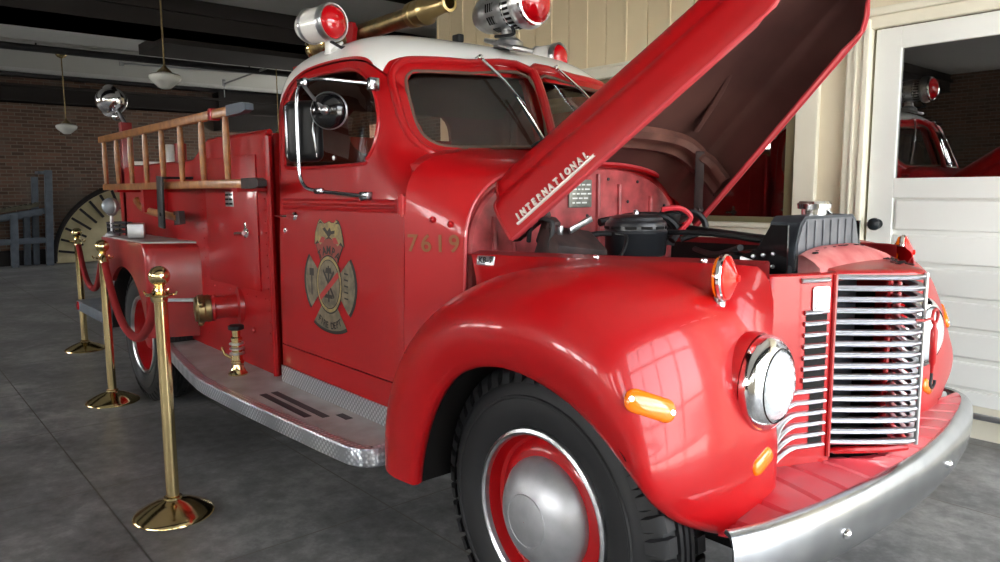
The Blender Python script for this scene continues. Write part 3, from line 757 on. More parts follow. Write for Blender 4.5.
# top of the nose, between the sills, falling forward to the prow; and the raised filler panel over the radiator
m = MB(); rows = []
for k in range(13):
    w_ = lerp(-.20, .20, k/12); x1 = prow(w_)
    rows.append([V(x1-.004, w_, ZT-.012), V(x1, w_, ZT-.002), V(x1-.006, w_, ZT+.006), V(x1-.035, w_, ZT+.010), V(lerp(x1, -.94, .7), w_, ZT+.014), V(-.94, w_, ZT+.02)])
m.grid(rows)
NT = m.build('nose_top', REDM, T, ang=50)
m = MB(); rows = []
for k in range(21):
    t = k/20; w_ = lerp(.215, -.215, t); u = w_/.215
    h = 1-.32*abs(u)**3
    rows.append([V(-.893-.02*abs(u), w_*1.1, ZT+.002), V(-.915, w_*1.08, ZT+.016*h+.002), V(-.935, w_*1.04, ZT+.040*h), V(-.955, w_, ZT+.052*h), V(-.98, w_*.94, ZT+.064*h), V(-.996, w_*.90, ZT+.062*h), V(-.998, w_*.90, ZT-.05)])
m.grid(rows)
FP = m.build('filler_panel', mat('dusty_red_paint', srgb(206, 128, 126), rough=.5, coat=.3, coat_rough=.25, col2=srgb(176, 78, 82), vscale=12), T, ang=50)
m = MB()
random.seed(11)
for k in range(26):
    w_ = random.uniform(-.16, .17); x_ = random.uniform(-.985, -.962); m.box(V(x_, w_, ZT+.0605-.02*abs(w_/.2)**3), (random.uniform(.004, .012), random.uniform(.006, .022), .0015))
for k in range(30):
    t = random.random(); m.box(V(lerp(-.93, -.80, t)+random.uniform(-.02, .01), lerp(-.20, -.05, t)+random.uniform(-.03, .03), ZT+.013+.004*(1-t)), (random.uniform(.005, .02), random.uniform(.004, .012), .002))
m.build('paint_chips', DARK, FP, smooth=False)
m = MB(); m.tube([V(-.925, .395, ZT+.02), V(-.93, .30, ZT+.02)], .003, 6)

# ---- grille
zt, zb_, NB = 1.040, .592, 16
GR = MB().tube([V(GX-.022, .192, 1.04), V(GX-.022, .192, .565)]+[V(prow(w_)-.022, w_, .562) for w_ in (.17, .12, .06, 0, -.06, -.12, -.17)]+[V(GX-.022, -.192, .565), V(GX-.022, -.192, 1.04)], .010, 8)
G = GR.build('grille', RED, T)
BARC = mat('bar_chrome', (.62, .63, .66, 1), rough=.28, metal=1)
def bar_mb(pts, z, hgt=.014, dep=.016):
    m = MB(); rows = []
    N = len(pts)
    for i, (x, w_, dz) in enumerate(pts):
        a = pts[max(i-1, 0)]; b_ = pts[min(i+1, N-1)]
        t = Vector((b_[0]-a[0], b_[1]-a[1])).normalized(); nx, nw = (t.y, -t.x)
        if nx < 0: nx, nw = -nx, -nw
        prof = [(-dep, -hgt*.55), (-.004, -hgt*.62), (.004, -hgt*.28), (.006, 0), (.004, hgt*.28), (-.004, hgt*.5), (-dep, hgt*.42)]
        rows.append([V(x+nx*d, w_+nw*d, z+dz+h) for d, h in prof])
    return m.grid(rows, close_v=True, cap=True)
bars = []
for i in range(NB):
    z = lerp(zt, zb_, i/(NB-1))
    pts = [(prow(w_), w_, -.004*math.cos(w_/GW*PI/2)) for w_ in [lerp(-.20, .20, k/28) for k in range(29)]]
    b = bar_mb(pts, z, .0148).build('grille_bar', BARC, G, ang=50)
# outer red strips and the vertical bright edge
for s in (1, -1):
    m = MB(); m.tube([V(GX+.000, s*.207, .555), V(GX+.000, s*.207, 1.046)], .0065, 8); m.build('grille_edge', REDM, G)
# side louvres with bright tips
NPS = spline([(p[0], p[1], 0) for p in NPL], 6)
for s in (1, -1):
    for i in range(3, NB):
        z = lerp(zt, zb_, i/(NB-1)); pts = []
        wmax = .298 if i < 10 else .385+.012*(i-10)
        P = [(p.x, p.y) for p in NPS if .224 <= p.y <= min(wmax, .40)]
        if i >= 10:
            # sweep out and down onto the fender below the headlamp
            wl_ = .40+.022*(i-10); base = [(x, w_, 0) for x, w_ in P if w_ <= .31]
            x0, w0 = base[-1][0], base[-1][1]
            for k in range(1, 9):
                t = k/8; base.append((x0-.040*t+.055*t**2*(1 if i > 11 else .4), lerp(w0, wl_, t), -.050*t**1.6*(1+.08*(i-10))))
            pts = [(x+.006, s*w_, dz) for x, w_, dz in base]
        else: pts = [(x+.003, s*w_, 0) for x, w_ in P]
        bar_mb(pts, z, .013, .012).build('side_bar', BARC, G, ang=50)
    m = MB()
    for i in range(3, NB-1):
        z = lerp(zt, zb_, (i+.5)/(NB-1)); P = [p for p in NPS if .226 <= p.y <= (.29 if i < 10 else .27)]
        m.grid([[V(p.x+.0015, s*p.y, z-.008) for p in P], [V(p.x+.0015, s*p.y, z+.008) for p in P]])
    m.build('louvre_slot', DARK, G)
    # badge plate with a waisted hourglass relief
    c = V(-.9035, s*.250, .985)
    R_ = Matrix.Rotation(s*math.radians(-69.5+0), 3, 'Z') @ Matrix.Rotation(0, 3, 'X')
    ang = math.atan2(-(-.920+.8935), .068)  # plan slope of the strip
    # local frame: t along the strip, n outward
    tv = Vector((-.030, -s*.068, 0)).normalized(); nv = Vector((.068, -s*.030, 0)).normalized()
    def bp(u, v, d): return Vector(c)+tv*u+Vector((0, 0, v))+nv*d
    m = MB(); pl_ = rrect(.052, .064, .009, 4)
    m.add([bp(u, v, .001) for u, v in pl_]+[bp(u, v, .006) for u, v in pl_], [tuple(range(len(pl_), 2*len(pl_)))]+[(k, (k+1) % len(pl_), (k+1) % len(pl_)+len(pl_), k+len(pl_)) for k in range(len(pl_))])
    bd = m.build('badge', CHROMED, G, ang=50)
    m = MB(); hg = [(-.020, .026), (.020, .026), (.012, .010), (.012, -.010), (.020, -.026), (-.020, -.026), (-.012, -.010), (-.012, .010)]
    m.add([bp(u, v, .006) for u, v in hg]+[bp(u, v, .0085) for u, v in hg], [tuple(range(8, 16))]+[(k, (k+1) % 8, (k+1) % 8+8, k+8) for k in range(8)])
    m.build('badge_relief', mat('pale_enamel', srgb(215, 225, 228), rough=.3) if 'pale_enamel' not in MATS else MATS['pale_enamel'], G, ang=50)
    m = MB(); P = [(p.x+.003, s*p.y, 0) for p in NPS if .224 <= p.y <= .31]; mb = bar_mb(P, 1.034, .014, .012); mb.build('side_bar', BARC, G, ang=50)
# centre upright of the prow
MB().tube([V(PX+.004, 0, .578), V(PX+.004, 0, 1.046)], .006, 8).build('grille_spine', CHROMED, G)
# safety hook hanging off the prow
hk = empty('hook_cord', (PX+.03, YC+.02, .73)); tag(hk, 'short red cord with a small dark hook hanging from the front of the grille', 'hook')
ex, ey = PX+.025, YC+.02
MB().tube([(ex, ey+.019*math.cos(a), .930+.019*math.sin(a)) for a in [2*PI*k/20 for k in range(20)]], .0045, 8, closed=True).build('ring', REDM, hk)
MB().tube([(ex, ey-.015, .927), (ex-.004, ey-.06, .925), (ex-.02, ey-.075, .925)], .004, 6).build('tie', REDM, hk)
m = MB(); m.lathe([(.004, .0), (.005, .02), (.009, .03), (.0095, .115), (.005, .125), (.004, .135)], (ex, ey, .776), (0, 0, 1), 12); m.build('grip', RED, hk)
MB().tube(spline([(ex, ey, .785), (ex, ey, .762), (ex, ey-.004, .745), (ex, ey+.010, .733), (ex, ey+.024, .742), (ex, ey+.026, .752)], 4), .004, 7).build('hook_end', DKSTEEL, hk)
# ---- radiator
m = MB()
RX = -1.055
m.bb(RX-.06, RX+.045, YC-.215, YC+.215, .55, 1.06, .01)
m.prism([(YC-.20, 1.04), (YC+.20, 1.04), (YC+.19, 1.12), (YC+.17, 1.175), (YC+.145, 1.192), (YC-.145, 1.192), (YC-.17, 1.175), (YC-.19, 1.12)], RX-.04, RX+.048, 'x')
RAD = m.build('radiator', mat('radiator_paint', srgb(44, 48, 54), rough=.45, metal=.3, col2=srgb(60, 66, 72), vscale=14), T)
m = MB()
for k in range(7): m.box(V(RX+.053, lerp(-.14, .14, k/6), 1.125), (.006, .006, .11), None, .002)
m.prism([(YC-.192, 1.045), (YC+.192, 1.045), (YC+.182, 1.12), (YC+.162, 1.168), (YC+.140, 1.184), (YC-.140, 1.184), (YC-.162, 1.168), (YC-.182, 1.12)], RX+.046, RX+.051, 'x')
m.build('tank_face', mat('tank_grey', srgb(112, 114, 118), rough=.5, metal=.3, col2=srgb(88, 90, 94), vscale=14), RAD)
m = MB(); m.lathe([(.035, 0), (.035, .018), (.046, .02), (.048, .034), (.040, .042), (.012, .046), (.001, .046)], V(RX, 0, 1.190), (0, 0, 1), 20)
m.tube([V(RX, -.048, 1.212), V(RX, -.08, 1.205), V(RX, -.11, 1.19)], .006, 6); m.build('radiator_cap', CHROME, RAD)
m = MB(); m.prism([(RX-.12, 1.02), (RX+.04, 1.02), (RX+.04, 1.17), (RX-.01, 1.17), (RX-.05, 1.10), (RX-.12, 1.07)], YC-.222, YC-.214, 'y')
m.prism([(RX-.12, 1.02), (RX+.04, 1.02), (RX+.04, 1.17), (RX-.01, 1.17), (RX-.05, 1.10), (RX-.12, 1.07)], YC+.214, YC+.222, 'y')
sp_ = m.build('radiator_bracket', BLACKG, RAD)
m = MB()
for a, b_ in ((-.09, 1.05), (-.06, 1.08), (-.03, 1.05), (-.03, 1.085), (0, 1.055), (0, 1.09)): m.lathe([(.006, 0), (.005, .004), (.001, .005)], V(RX+a, .222, b_), (0, -1, 0), 8)
m.build('bracket_bolt', CHROMED, RAD)

# ---- headlights
HX, HW, HZ = -.895, .478, .796
for s in (1, -1):
    o_ = V(HX-.018, s*HW, HZ); ax_ = (1, s*.10, 0)
    m = MB(); m.lathe([(.112, -.07), (.119, -.012), (.120, .0), (.117, .008), (.108, .018), (.098, .026), (.092, .028), (.089, .025), (.088, .016)], o_, ax_, 40, cap=False)
    hl = m.build('headlight', CHROME, T)
    m = MB(); m.lathe([(.089, .018), (.087, .026), (.078, .036), (.057, .045), (.03, .050), (.001, .052)], o_, ax_, 36, cap=False); m.build('headlight_lens', LGLASS, hl)
    m = MB(); m.lathe([(.0915, .027), (.090, .031), (.0885, .028), (.089, .024)], o_, ax_, 40, cap=False); m.build('lens_gasket', BLACK, hl)
    m = MB(); m.lathe([(.127, -.09), (.124, -.03), (.1205, -.022)], o_, ax_, 40, cap=False); m.build('headlight_seat', RED, hl)
    # side reflector and turn lamp
def slab_on(center, u, v, n, w_, h_, r_, th, name, m_, parent, dome=.0):
    c = Vector(center); u = Vector(u).normalized(); n = Vector(n).normalized(); v = n.cross(u).normalized() if v is None else Vector(v).normalized()
    P = rrect(w_, h_, r_, 5); P2 = rrect(w_-2*min(r_, h_/2)*.35, h_-2*min(r_, h_/2)*.35, r_*.65, 5); m = MB()
    N = len(P)
    vs = [c+u*a+v*b_ for a, b_ in P]+[c+u*a+v*b_+n*th*.7 for a, b_ in P]+[c+u*a+v*b_+n*(th+dome) for a, b_ in P2]
    fs = [(k, (k+1) % N, (k+1) % N+N, k+N) for k in range(N)]+[(k+N, (k+1) % N+N, (k+1) % N+2*N, k+2*N) for k in range(N)]+[tuple(range(2*N, 3*N))]
    m.add(vs, fs); return m.build(name, m_, parent, ang=50)
def fpt(ph, idx, s=1):
    p = fsec(ph, s); q = p[idx]; a = Vector(fsec(ph+2, s)[idx])-Vector(fsec(ph-2, s)[idx]); b_ = Vector(p[idx+1])-Vector(p[idx-1])
    n = a.cross(b_).normalized(); 
    if n.y*(-s) < 0 : n = -n
    return Vector(q), n
def fnear(P_, s):
    best = None; P_ = Vector(P_)
    for ph in range(12, 70):
        for idx in range(2, 22):
            d = (Vector(fsec(ph, s)[idx])-P_).length
            if best is None or d < best[0]: best = (d, ph, idx)
    return fpt(best[1], best[2], s)
for s in (1, -1):
    q, n = fpt(46.3, 13, s)
    u = Vector((.93, 0, .10)); u = (u-n*u.dot(n)).normalized()
    q = q-n*.002
    sr = slab_on(q, u, None, n, .125, .052, .024, .010, 'side_reflector', AMBER, T, .004)
    m = MB()
    for k in (-1, 1): m.lathe([(.007, 0), (.006, .003), (.001, .004)], q+u*k*.052+n*.011, n, 10)
    m.build('reflector_screw', CHROME, sr)
    q, n = fnear(V(-.90, s*.493, .621), s); u = Vector((.0, -s*1, -.45)); u = (u-n*u.dot(n)).normalized(); q = q-n*.002
    tl_ = slab_on(q, u, None, n, .085, .045, .020, .010, 'turn_lamp', AMBER, T, .004)
    # marker lamps on fender tops
    b0 = Vector(V(-1.015, s*.545, .992)); ctr = Vector(V(-1.006, s*.535, 1.054))
    axm = Vector((.96, .26, .02)).normalized()
    m = MB(); m.lathe([(.018, -.03), (.018, .004), (.012, .010), (.009, .02)], b0, (0, 0, 1), 12); mk = m.build('marker_lamp', CHROMED, T)
    m = MB(); m.lathe([(.054, -.008), (.058, -.004), (.058, .004), (.054, .008)], ctr, axm, 28, cap=True); m.build('marker_body', CHROME, mk)
    m = MB(); m.lathe([(.055, .006), (.053, .012), (.014, .030), (.009, .031), (.008, .037), (.001, .038)], ctr, axm, 28, cap=False); m.build('marker_lens', mat('marker_red', srgb(240, 34, 26), rough=.15, coat=.8) if 'marker_red' not in MATS else MATS['marker_red'], mk)
    m = MB(); m.lathe([(.055, -.008), (.052, -.015), (.030, -.026), (.001, -.030)], ctr, axm, 28, cap=False); m.build('marker_lens', AMBER, mk)

# ---- front bumper and apron
BT = [(0, -.752), (.30, -.760), (.50, -.778), (.65, -.808), (.74, -.842), (.785, -.885), (.80, -.93)]
def bpath():
    Q = [(-.985, -.985), (-.93, -.955), (-.885, -.90), (-.855, -.82), (-.818, -.66), (-.785, -.45), (-.761, -.2), (-.757, 0), (-.760, .2), (-.776, .42), (-.805, .60), (-.830, .69), (-.845, .725)]
    return [(p.x, p.y) for p in spline([(x, w_, 0) for x, w_ in Q], 5)]
BP = bpath()
prof = [(-.034, .500), (-.031, .511), (-.020, .514), (-.008, .508), (.001, .497), (.007, .478), (.009, .45), (.008, .42), (.004, .39), (-.004, .368), (-.016, .354), (-.032, .348), (-.034, .354), (-.014, .37), (-.002, .40), (.002, .44), (.0, .48), (-.012, .498)]
m = MB(); rows = []
for i, (x, w_) in enumerate(BP):
    a = BP[max(i-1, 0)]; b_ = BP[min(i+1, len(BP)-1)]; t = Vector((b_[0]-a[0], b_[1]-a[1])).normalized(); nx, nw = t.y, -t.x
    if nx*1+0 < 0 and abs(w_) < .7: nx, nw = -nx, -nw
    if i == 0: pass
    rows.append([V(x+nx*d, w_+nw*d, z) for d, z in prof])
m.grid(rows, close_v=True, cap=True)
BU = m.build('front_bumper', BUMPM, T, ang=50)
for w_ in (.35, -.35):
    x = [p for p in BP if abs(p[1]-w_) == min(abs(q[1]-w_) for q in BP)][0][0]
    m = MB(); m.lathe([(.014, 0), (.013, .004), (.008, .009), (.001, .011)], V(x+.008, w_, .425), (1, 0, 0), 14); m.build('bumper_bolt', CHROME, BU)
m = MB(); inn = [(-.905, .655), (-.95, .52), (-.95, .40), (-.90, .25), (-.885, .20)]
inner = spline([(x, w_, 0) for x, w_ in inn], 5)+[Vector((min(prow(w_)-.01, -.80), w_, 0)) for w_ in (.15, .10, .05, 0)]
N = len(inner); half = [(p.x, p.y) for p in inner]; full = half+[(x, -w_) for x, w_ in half[::-1][1:]]
NF = 140; rows = []
def rs(P, t):
    L = [0]
    for i in range(1, len(P)): L.append(L[-1]+math.hypot(P[i][0]-P[i-1][0], P[i][1]-P[i-1][1]))
    d = t*L[-1]
    for i in range(1, len(P)):
        if L[i] >= d-1e-9:
            k = (d-L[i-1])/(L[i]-L[i-1]); return (lerp(P[i-1][0], P[i][0], k), lerp(P[i-1][1], P[i][1], k))
    return P[-1]
outer = [(x-.026, w_) for x, w_ in BP if -.94 < w_ < .70][::-1]
for k in range(NF+1):
    t = k/NF; a = rs(full, t); b_ = rs(outer, t)
    g_ = .011 if (k % 10 == 5) else 0
    dz_ = -.085*max(0, min(1, (abs(a[1])-.42)/.26)) if a[1] > 0 else 0
    rows.append([V(a[0]-.02, a[1], .538-g_+dz_)]+[V(lerp(a[0], b_[0], q), lerp(a[1], b_[1], q), lerp(.540, .506, q**1.3)-g_+dz_*(1-q)**.7) for q in (0, .25, .5, .75, 1)])
m.grid(rows); AP = m.build('splash_apron', APRON, T, ang=28); solidify(AP, .006, 0); resharp(AP, 28)
m = MB()
for s in (1, -1): m.bb(-1.6, -.80, YC-s*.36-.04, YC-s*.36+.04, .38, .48, .005)
for x in (-.88,): m.bb(x-.03, x+.03, YC-.4, YC+.4, .40, .48)
m.build('chassis_rail', DARK, T)
# ================================================================== raised hood
TH = math.radians(40.0); HO = Vector((-1.814, 0, 1.108)); HL = Vector((math.cos(TH), 0, math.sin(TH))); HN = Vector((-math.sin(TH), 0, math.cos(TH)))
def HP(l, w, n):
    p = HO+HL*l+HN*n; return (p.x, YC-w, p.z)
HWT = [(0, .517), (.25, .454), (.5, .3905), (.75, .327), (.95, .277), (1.0, .264), (1.04, .247), (1.07, .215), (1.09, .17), (1.10, .12)]
HHT = [(0, .305), (.3, .285), (.6, .260), (.9, .236), (.98, .226), (1.03, .205), (1.06, .175), (1.09, .12), (1.10, .09)]
HS = [(1.0, 0), (1.006, .14), (1.0, .32), (.988, .46), (.94, .545), (.925, .58), (.905, .70), (.83, .84), (.68, .93), (.45, .98), (.2, .998), (0, 1.0)]
HSP = [(p.x, p.y) for p in spline([(a, b_, 0) for a, b_ in HS], 3)]
def hsec(l, d=0, base=0.0):
    w_, h_ = interp(l, HWT), interp(l, HHT); out = []
    for a, b_ in HSP: out.append((a*(w_-d), b_*(h_-d)+base*(1-b_)))
    full = out+[(-a, b_) for a, b_ in out[::-1][1:]]
    return full
ls = [0, .01]+[lerp(.04, 1.0, k/26) for k in range(27)]+[1.02, 1.035, 1.05, 1.06, 1.07, 1.08, 1.09, 1.095, 1.10]
def rearcurve(l, b_): return l+ (.02*math.sin(b_*PI/2)+(-.05*b_*b_ if b_ > .5 else 0)*0)*(1-min(l/.3, 1))
def base_n(l): return .0 if l < .99 else .05*min(1, (l-.99)/.09)
def lcut(l, n): return l+.05*min(1, n/.305)**4*max(0, 1-l/.3)
m = MB(); m.grid([[HP(lcut(l, n), w_, n+base_n(l)*max(0, 1-abs(n)/.1)) for w_, n in hsec(l)] for l in ls])
HD = m.build('hood', RED, T, ang=55)
m = MB(); m.grid([[HP(lcut(l+.004 if l < .02 else l, n), w_, n+.002+base_n(l)*max(0, 1-abs(n)/.1)) for w_, n in hsec(l, .012)] for l in ls if l < 1.09])
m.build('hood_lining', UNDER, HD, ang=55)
# edge roll and flange
def edge(s, d0, n0, l0=0.0, l1=1.07, r=.006):
    return [HP(lerp(l0, l1, k/30), s*(interp(lerp(l0, l1, k/30), HWT)-d0), n0+base_n(lerp(l0, l1, k/30))) for k in range(31)]
for s in (1, -1):
    m = MB(); m.tube(edge(s, .005, .0), .006, 8)
    rows = []
    for k in range(31):
        l = lerp(0, 1.06, k/30); w_ = interp(l, HWT); b_ = base_n(l); fl_ = .030 if l < .93 else .016
        rows.append([HP(l, s*(w_-.004), b_-.002), HP(l, s*(w_-fl_), b_+.0), HP(l, s*(w_-fl_-.002), b_+.006), HP(l, s*(w_-.010), b_+.012)])
    m.grid(rows); m.build('hood_flange', EDG, HD)
m = MB(); m.tube([HP(lcut(0, n), w_, n) for w_, n in hsec(0)], .005, 8); m.build('hood_rear_bead', REDM, HD)
m = MB(); m.tube([HP(l, 0, interp(l, HHT)+.002) for l in [lerp(.15, 1.02, k/20) for k in range(21)]], .007, 8); m.build('hood_centre_bead', CHROMED, HD)
# cross bow under the hood near the hinge
UND2 = mat('hood_bow_paint', srgb(112, 74, 64), rough=.5, col2=srgb(80, 50, 44), vscale=10, coat=.3, coat_rough=.2)
m = MB(); rows = []
for dl, d in ((.09, .014), (.095, .034), (.115, .046), (.135, .036), (.15, .040), (.175, .052), (.20, .040), (.205, .014)):
    rows.append([HP(dl+.085, w_, n) for w_, n in hsec(dl+.085, d) if n > .02])
k_ = min(len(r) for r in rows); rows = [r[(len(r)-k_)//2:(len(r)-k_)//2+k_] for r in rows]
m.grid(rows); m.build('hood_bow', UND2, HD, ang=50)
for w_ in (-.30, .30):
    m = MB(); rows = []
    m.tube([HP(.34, w_*1.05, .21), HP(.46, w_*1.0, .225), HP(.60, w_*.85, .235)], .014, 6, flat=.5); m.build('hood_brace', UNDER, HD)
for s in (1, -1):
    m = MB(); a = Vector(HP(.28, s*.37, .165)); b_ = Vector(HP(.10, s*.43, .02)); 
    m.box((a+b_)/2, (.034, .016, (a-b_).length), (a-b_).to_track_quat('Z', 'Y').to_matrix(), .003)
    c = Vector(V(-1.90, s*.42, 1.10)); m.box((b_+c)/2, (.038, .018, (b_-c).length), (b_-c).to_track_quat('Z', 'Y').to_matrix(), .003)
    m.lathe([(.014, -.01), (.014, .02)], b_, (0, 1, 0), 10); m.build('hinge_arm', GREASE, HD)
m = MB(); m.bb(-1.84, -1.74, YC-.30, YC-.27, 1.10, 1.20); 
# latch near the tip
m = MB(); m.box(Vector(HP(.97, 0, .175)), (.05, .06, .03), None, .006); m.tube([HP(.97, 0, .175), HP(.98, 0, .12)], .008, 8); m.build('hood_latch', CHROMED, HD)
# raised lettering on both flanks
def side_pt(s, l, n, d):
    w_, h_ = interp(l, HWT), interp(l, HHT); f = n/h_
    k = [p for p in HSP if p[1] <= .999]; a = None
    for i in range(len(HSP)-1):
        if HSP[i][1] <= f <= HSP[i+1][1]: t = (f-HSP[i][1])/max(1e-6, HSP[i+1][1]-HSP[i][1]); a = lerp(HSP[i][0], HSP[i+1][0], t); break
    return HP(l, s*(a*w_+d), n)
for s in (1, -1):
    mb = MB(); word = 'INTERNATIONAL'; n = len(word)
    for i, ch in enumerate(word):
        k = i if s > 0 else n-1-i; lc = .066+.0246*k
        text_mb(ch, .032, lambda u, v, d, lc=lc: side_pt(s, lc+(u*.72 if s > 0 else -u*.72), .043+v*1.0, .003+d), .003, mb, bold=.0012)
    le = mb.build('hood_lettering', mat('cast_letter_metal', srgb(214, 208, 200), rough=.35, metal=.25) if 'cast_letter_metal' not in MATS else MATS['cast_letter_metal'], HD, smooth=False)
    m = MB(); rows = []
    for k in range(21):
        l = lerp(.052, .385, k/20); rows.append([side_pt(s, l, .020, .0), side_pt(s, l, .021, .007), side_pt(s, l, .028, .007), side_pt(s, l, .029, 0)])
    m.grid(rows); m.build('lettering_bar', MATS['cast_letter_metal'], HD, ang=30)

# ================================================================== engine bay
for s in (1, -1):
    m = MB(); rows = []
    for k in range(12):
        x = lerp(-1.95, -1.10, k/11); w_, z_ = interp(x, SILLX); rows.append([V(x, s*(w_-.068), z_-.012), V(x, s*(w_-.075), .9), V(x, s*(w_-.09), .55)])
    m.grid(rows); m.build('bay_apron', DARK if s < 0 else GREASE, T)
m = MB(); m.bb(-1.97, -1.0, YC-.5, YC+.5, .50, .53); m.build('bay_floor', DARK, T)
m = MB(); m.bb(-1.75, -1.25, YC-.14, YC+.14, .55, .92, .02); m.bb(-1.72, -1.30, YC-.09, YC+.09, .92, .99, .03)
for k in range(6): m.lathe([(.03, 0), (.03, .05), (.02, .06)], V(-1.68+.075*k, -.08, .96), (0, -.3, 1), 10)
EN = m.build('engine_block', GREASE, T)
ac = V(-1.66, .07, 1.035)
m = MB(); m.lathe([(.085, -.05), (.086, 0), (.102, .006), (.106, .014), (.106, .075), (.110, .080), (.110, .090), (.106, .094), (.106, .118), (.100, .126), (.094, .128), (.090, .138), (.070, .146), (.030, .149), (.001, .149)], ac, (0, 0, 1), 40, cap=False)
AC = m.build('air_cleaner', mat('air_cleaner_black', srgb(34, 36, 40), rough=.38, coat=.3, coat_rough=.3), T, ang=40)
m = MB()
for k in range(12):
    a = 2*PI*k/12; c, s_ = math.cos(a), math.sin(a); m.box(Vector(ac)+Vector((c*.1055, s_*.1055, .104)), (.004, .040, .010), Matrix.Rotation(a, 3, 'Z'), .0015)
m.build('air_slot', DARK, AC)
m = MB(); m.lathe([(.010, 0), (.010, .008), (.006, .016), (.001, .017)], Vector(ac)+Vector((0, 0, .148)), (0, 0, 1), 10); m.build('wing_nut', CHROMED, AC)
# heater box, steering column, brackets on the near side
Rb = Matrix.Rotation(math.radians(25), 3, 'Y') @ Matrix.Rotation(math.radians(-20), 3, 'Z')
m = MB(); m.box(V(-1.70, .36, 1.055), (.16, .19, .14), Rb, .02); m.box(V(-1.76, .40, 1.13), (.05, .05, .10), Rb, .008)
HB = m.build('heater_box', GREASE, T)
m = MB(); m.box(V(-1.68, .33, 1.155), (.012, .11, .02), Matrix.Rotation(math.radians(20), 3, 'X'), .002); m.box(V(-1.70, .42, 1.14), (.05, .012, .03), None, .002); m.build('heater_clip', CHROMED, HB)
def wire(pts, r, name, mm): return MB().tube(spline(pts, 6), r, 8).build(name, mm, T)
wire([V(-1.79, .46, 1.10), V(-1.76, .47, 1.17), V(-1.70, .44, 1.165), V(-1.70, .45, 1.08), V(-1.66, .44, 1.04), V(-1.60, .36, 1.045)], .008, 'cable', BLACK)
wire([V(-1.64, .40, 1.045), V(-1.60, .33, 1.035), V(-1.58, .25, 1.05), V(-1.60, .19, 1.11), V(-1.64, .20, 1.12)], .006, 'cable', BLACK)
wire([V(-1.80, .30, 1.02), V(-1.74, .26, 1.10), V(-1.70, .20, 1.12), V(-1.66, .14, 1.11)], .010, 'cable', BLACK)
wire([V(-1.82, .08, 1.15), V(-1.77, -.06, 1.17), V(-1.70, -.14, 1.165), V(-1.66, -.17, 1.12), V(-1.66, -.14, 1.08)], .015, 'hose', BLACK)
wire([V(-1.68, -.10, 1.195), V(-1.64, -.155, 1.20), V(-1.615, -.19, 1.165), V(-1.64, -.16, 1.115)], .010, 'red_cable', mat('red_cable_skin', srgb(205, 50, 60), rough=.4))
wire([V(-1.72, -.20, 1.17), V(-1.65, -.27, 1.18), V(-1.62, -.29, 1.12), V(-1.68, -.22, 1.08)], .012, 'hose', BLACK)
wire([V(-1.62, .0, 1.12), V(-1.4, -.02, 1.12), V(-1.17, -.10, 1.09)], .009, 'support_rod', BLACK)
wire([V(-1.80, -.30, 1.13), V(-1.5, -.26, 1.11), V(-1.16, -.22, 1.09)], .010, 'support_rod', BLACK)
wire([V(-1.60, -.20, 1.05), V(-1.35, .05, 1.06), V(-1.17, .20, 1.10)], .010, 'support_rod', BLACK)
m = MB(); m.lathe([(.035, -.09), (.036, 0), (.040, .01), (.040, .03), (.03, .038), (.001, .04)], V(-1.72, -.20, 1.15), (.1, .1, 1), 20); m.build('oil_filler', BLACK, T)
m = MB(); m.bb(-1.24, -1.12, YC-.22, YC+.22, .62, 1.085, .02); m.build('fan_shroud', BLACKG, T)
m = MB(); m.box(V(-1.075, .30, 1.058), (.075, .003, .04), Matrix.Rotation(.25, 3, 'Y'), .001); m.build('clear_bracket', CHROMED, T)

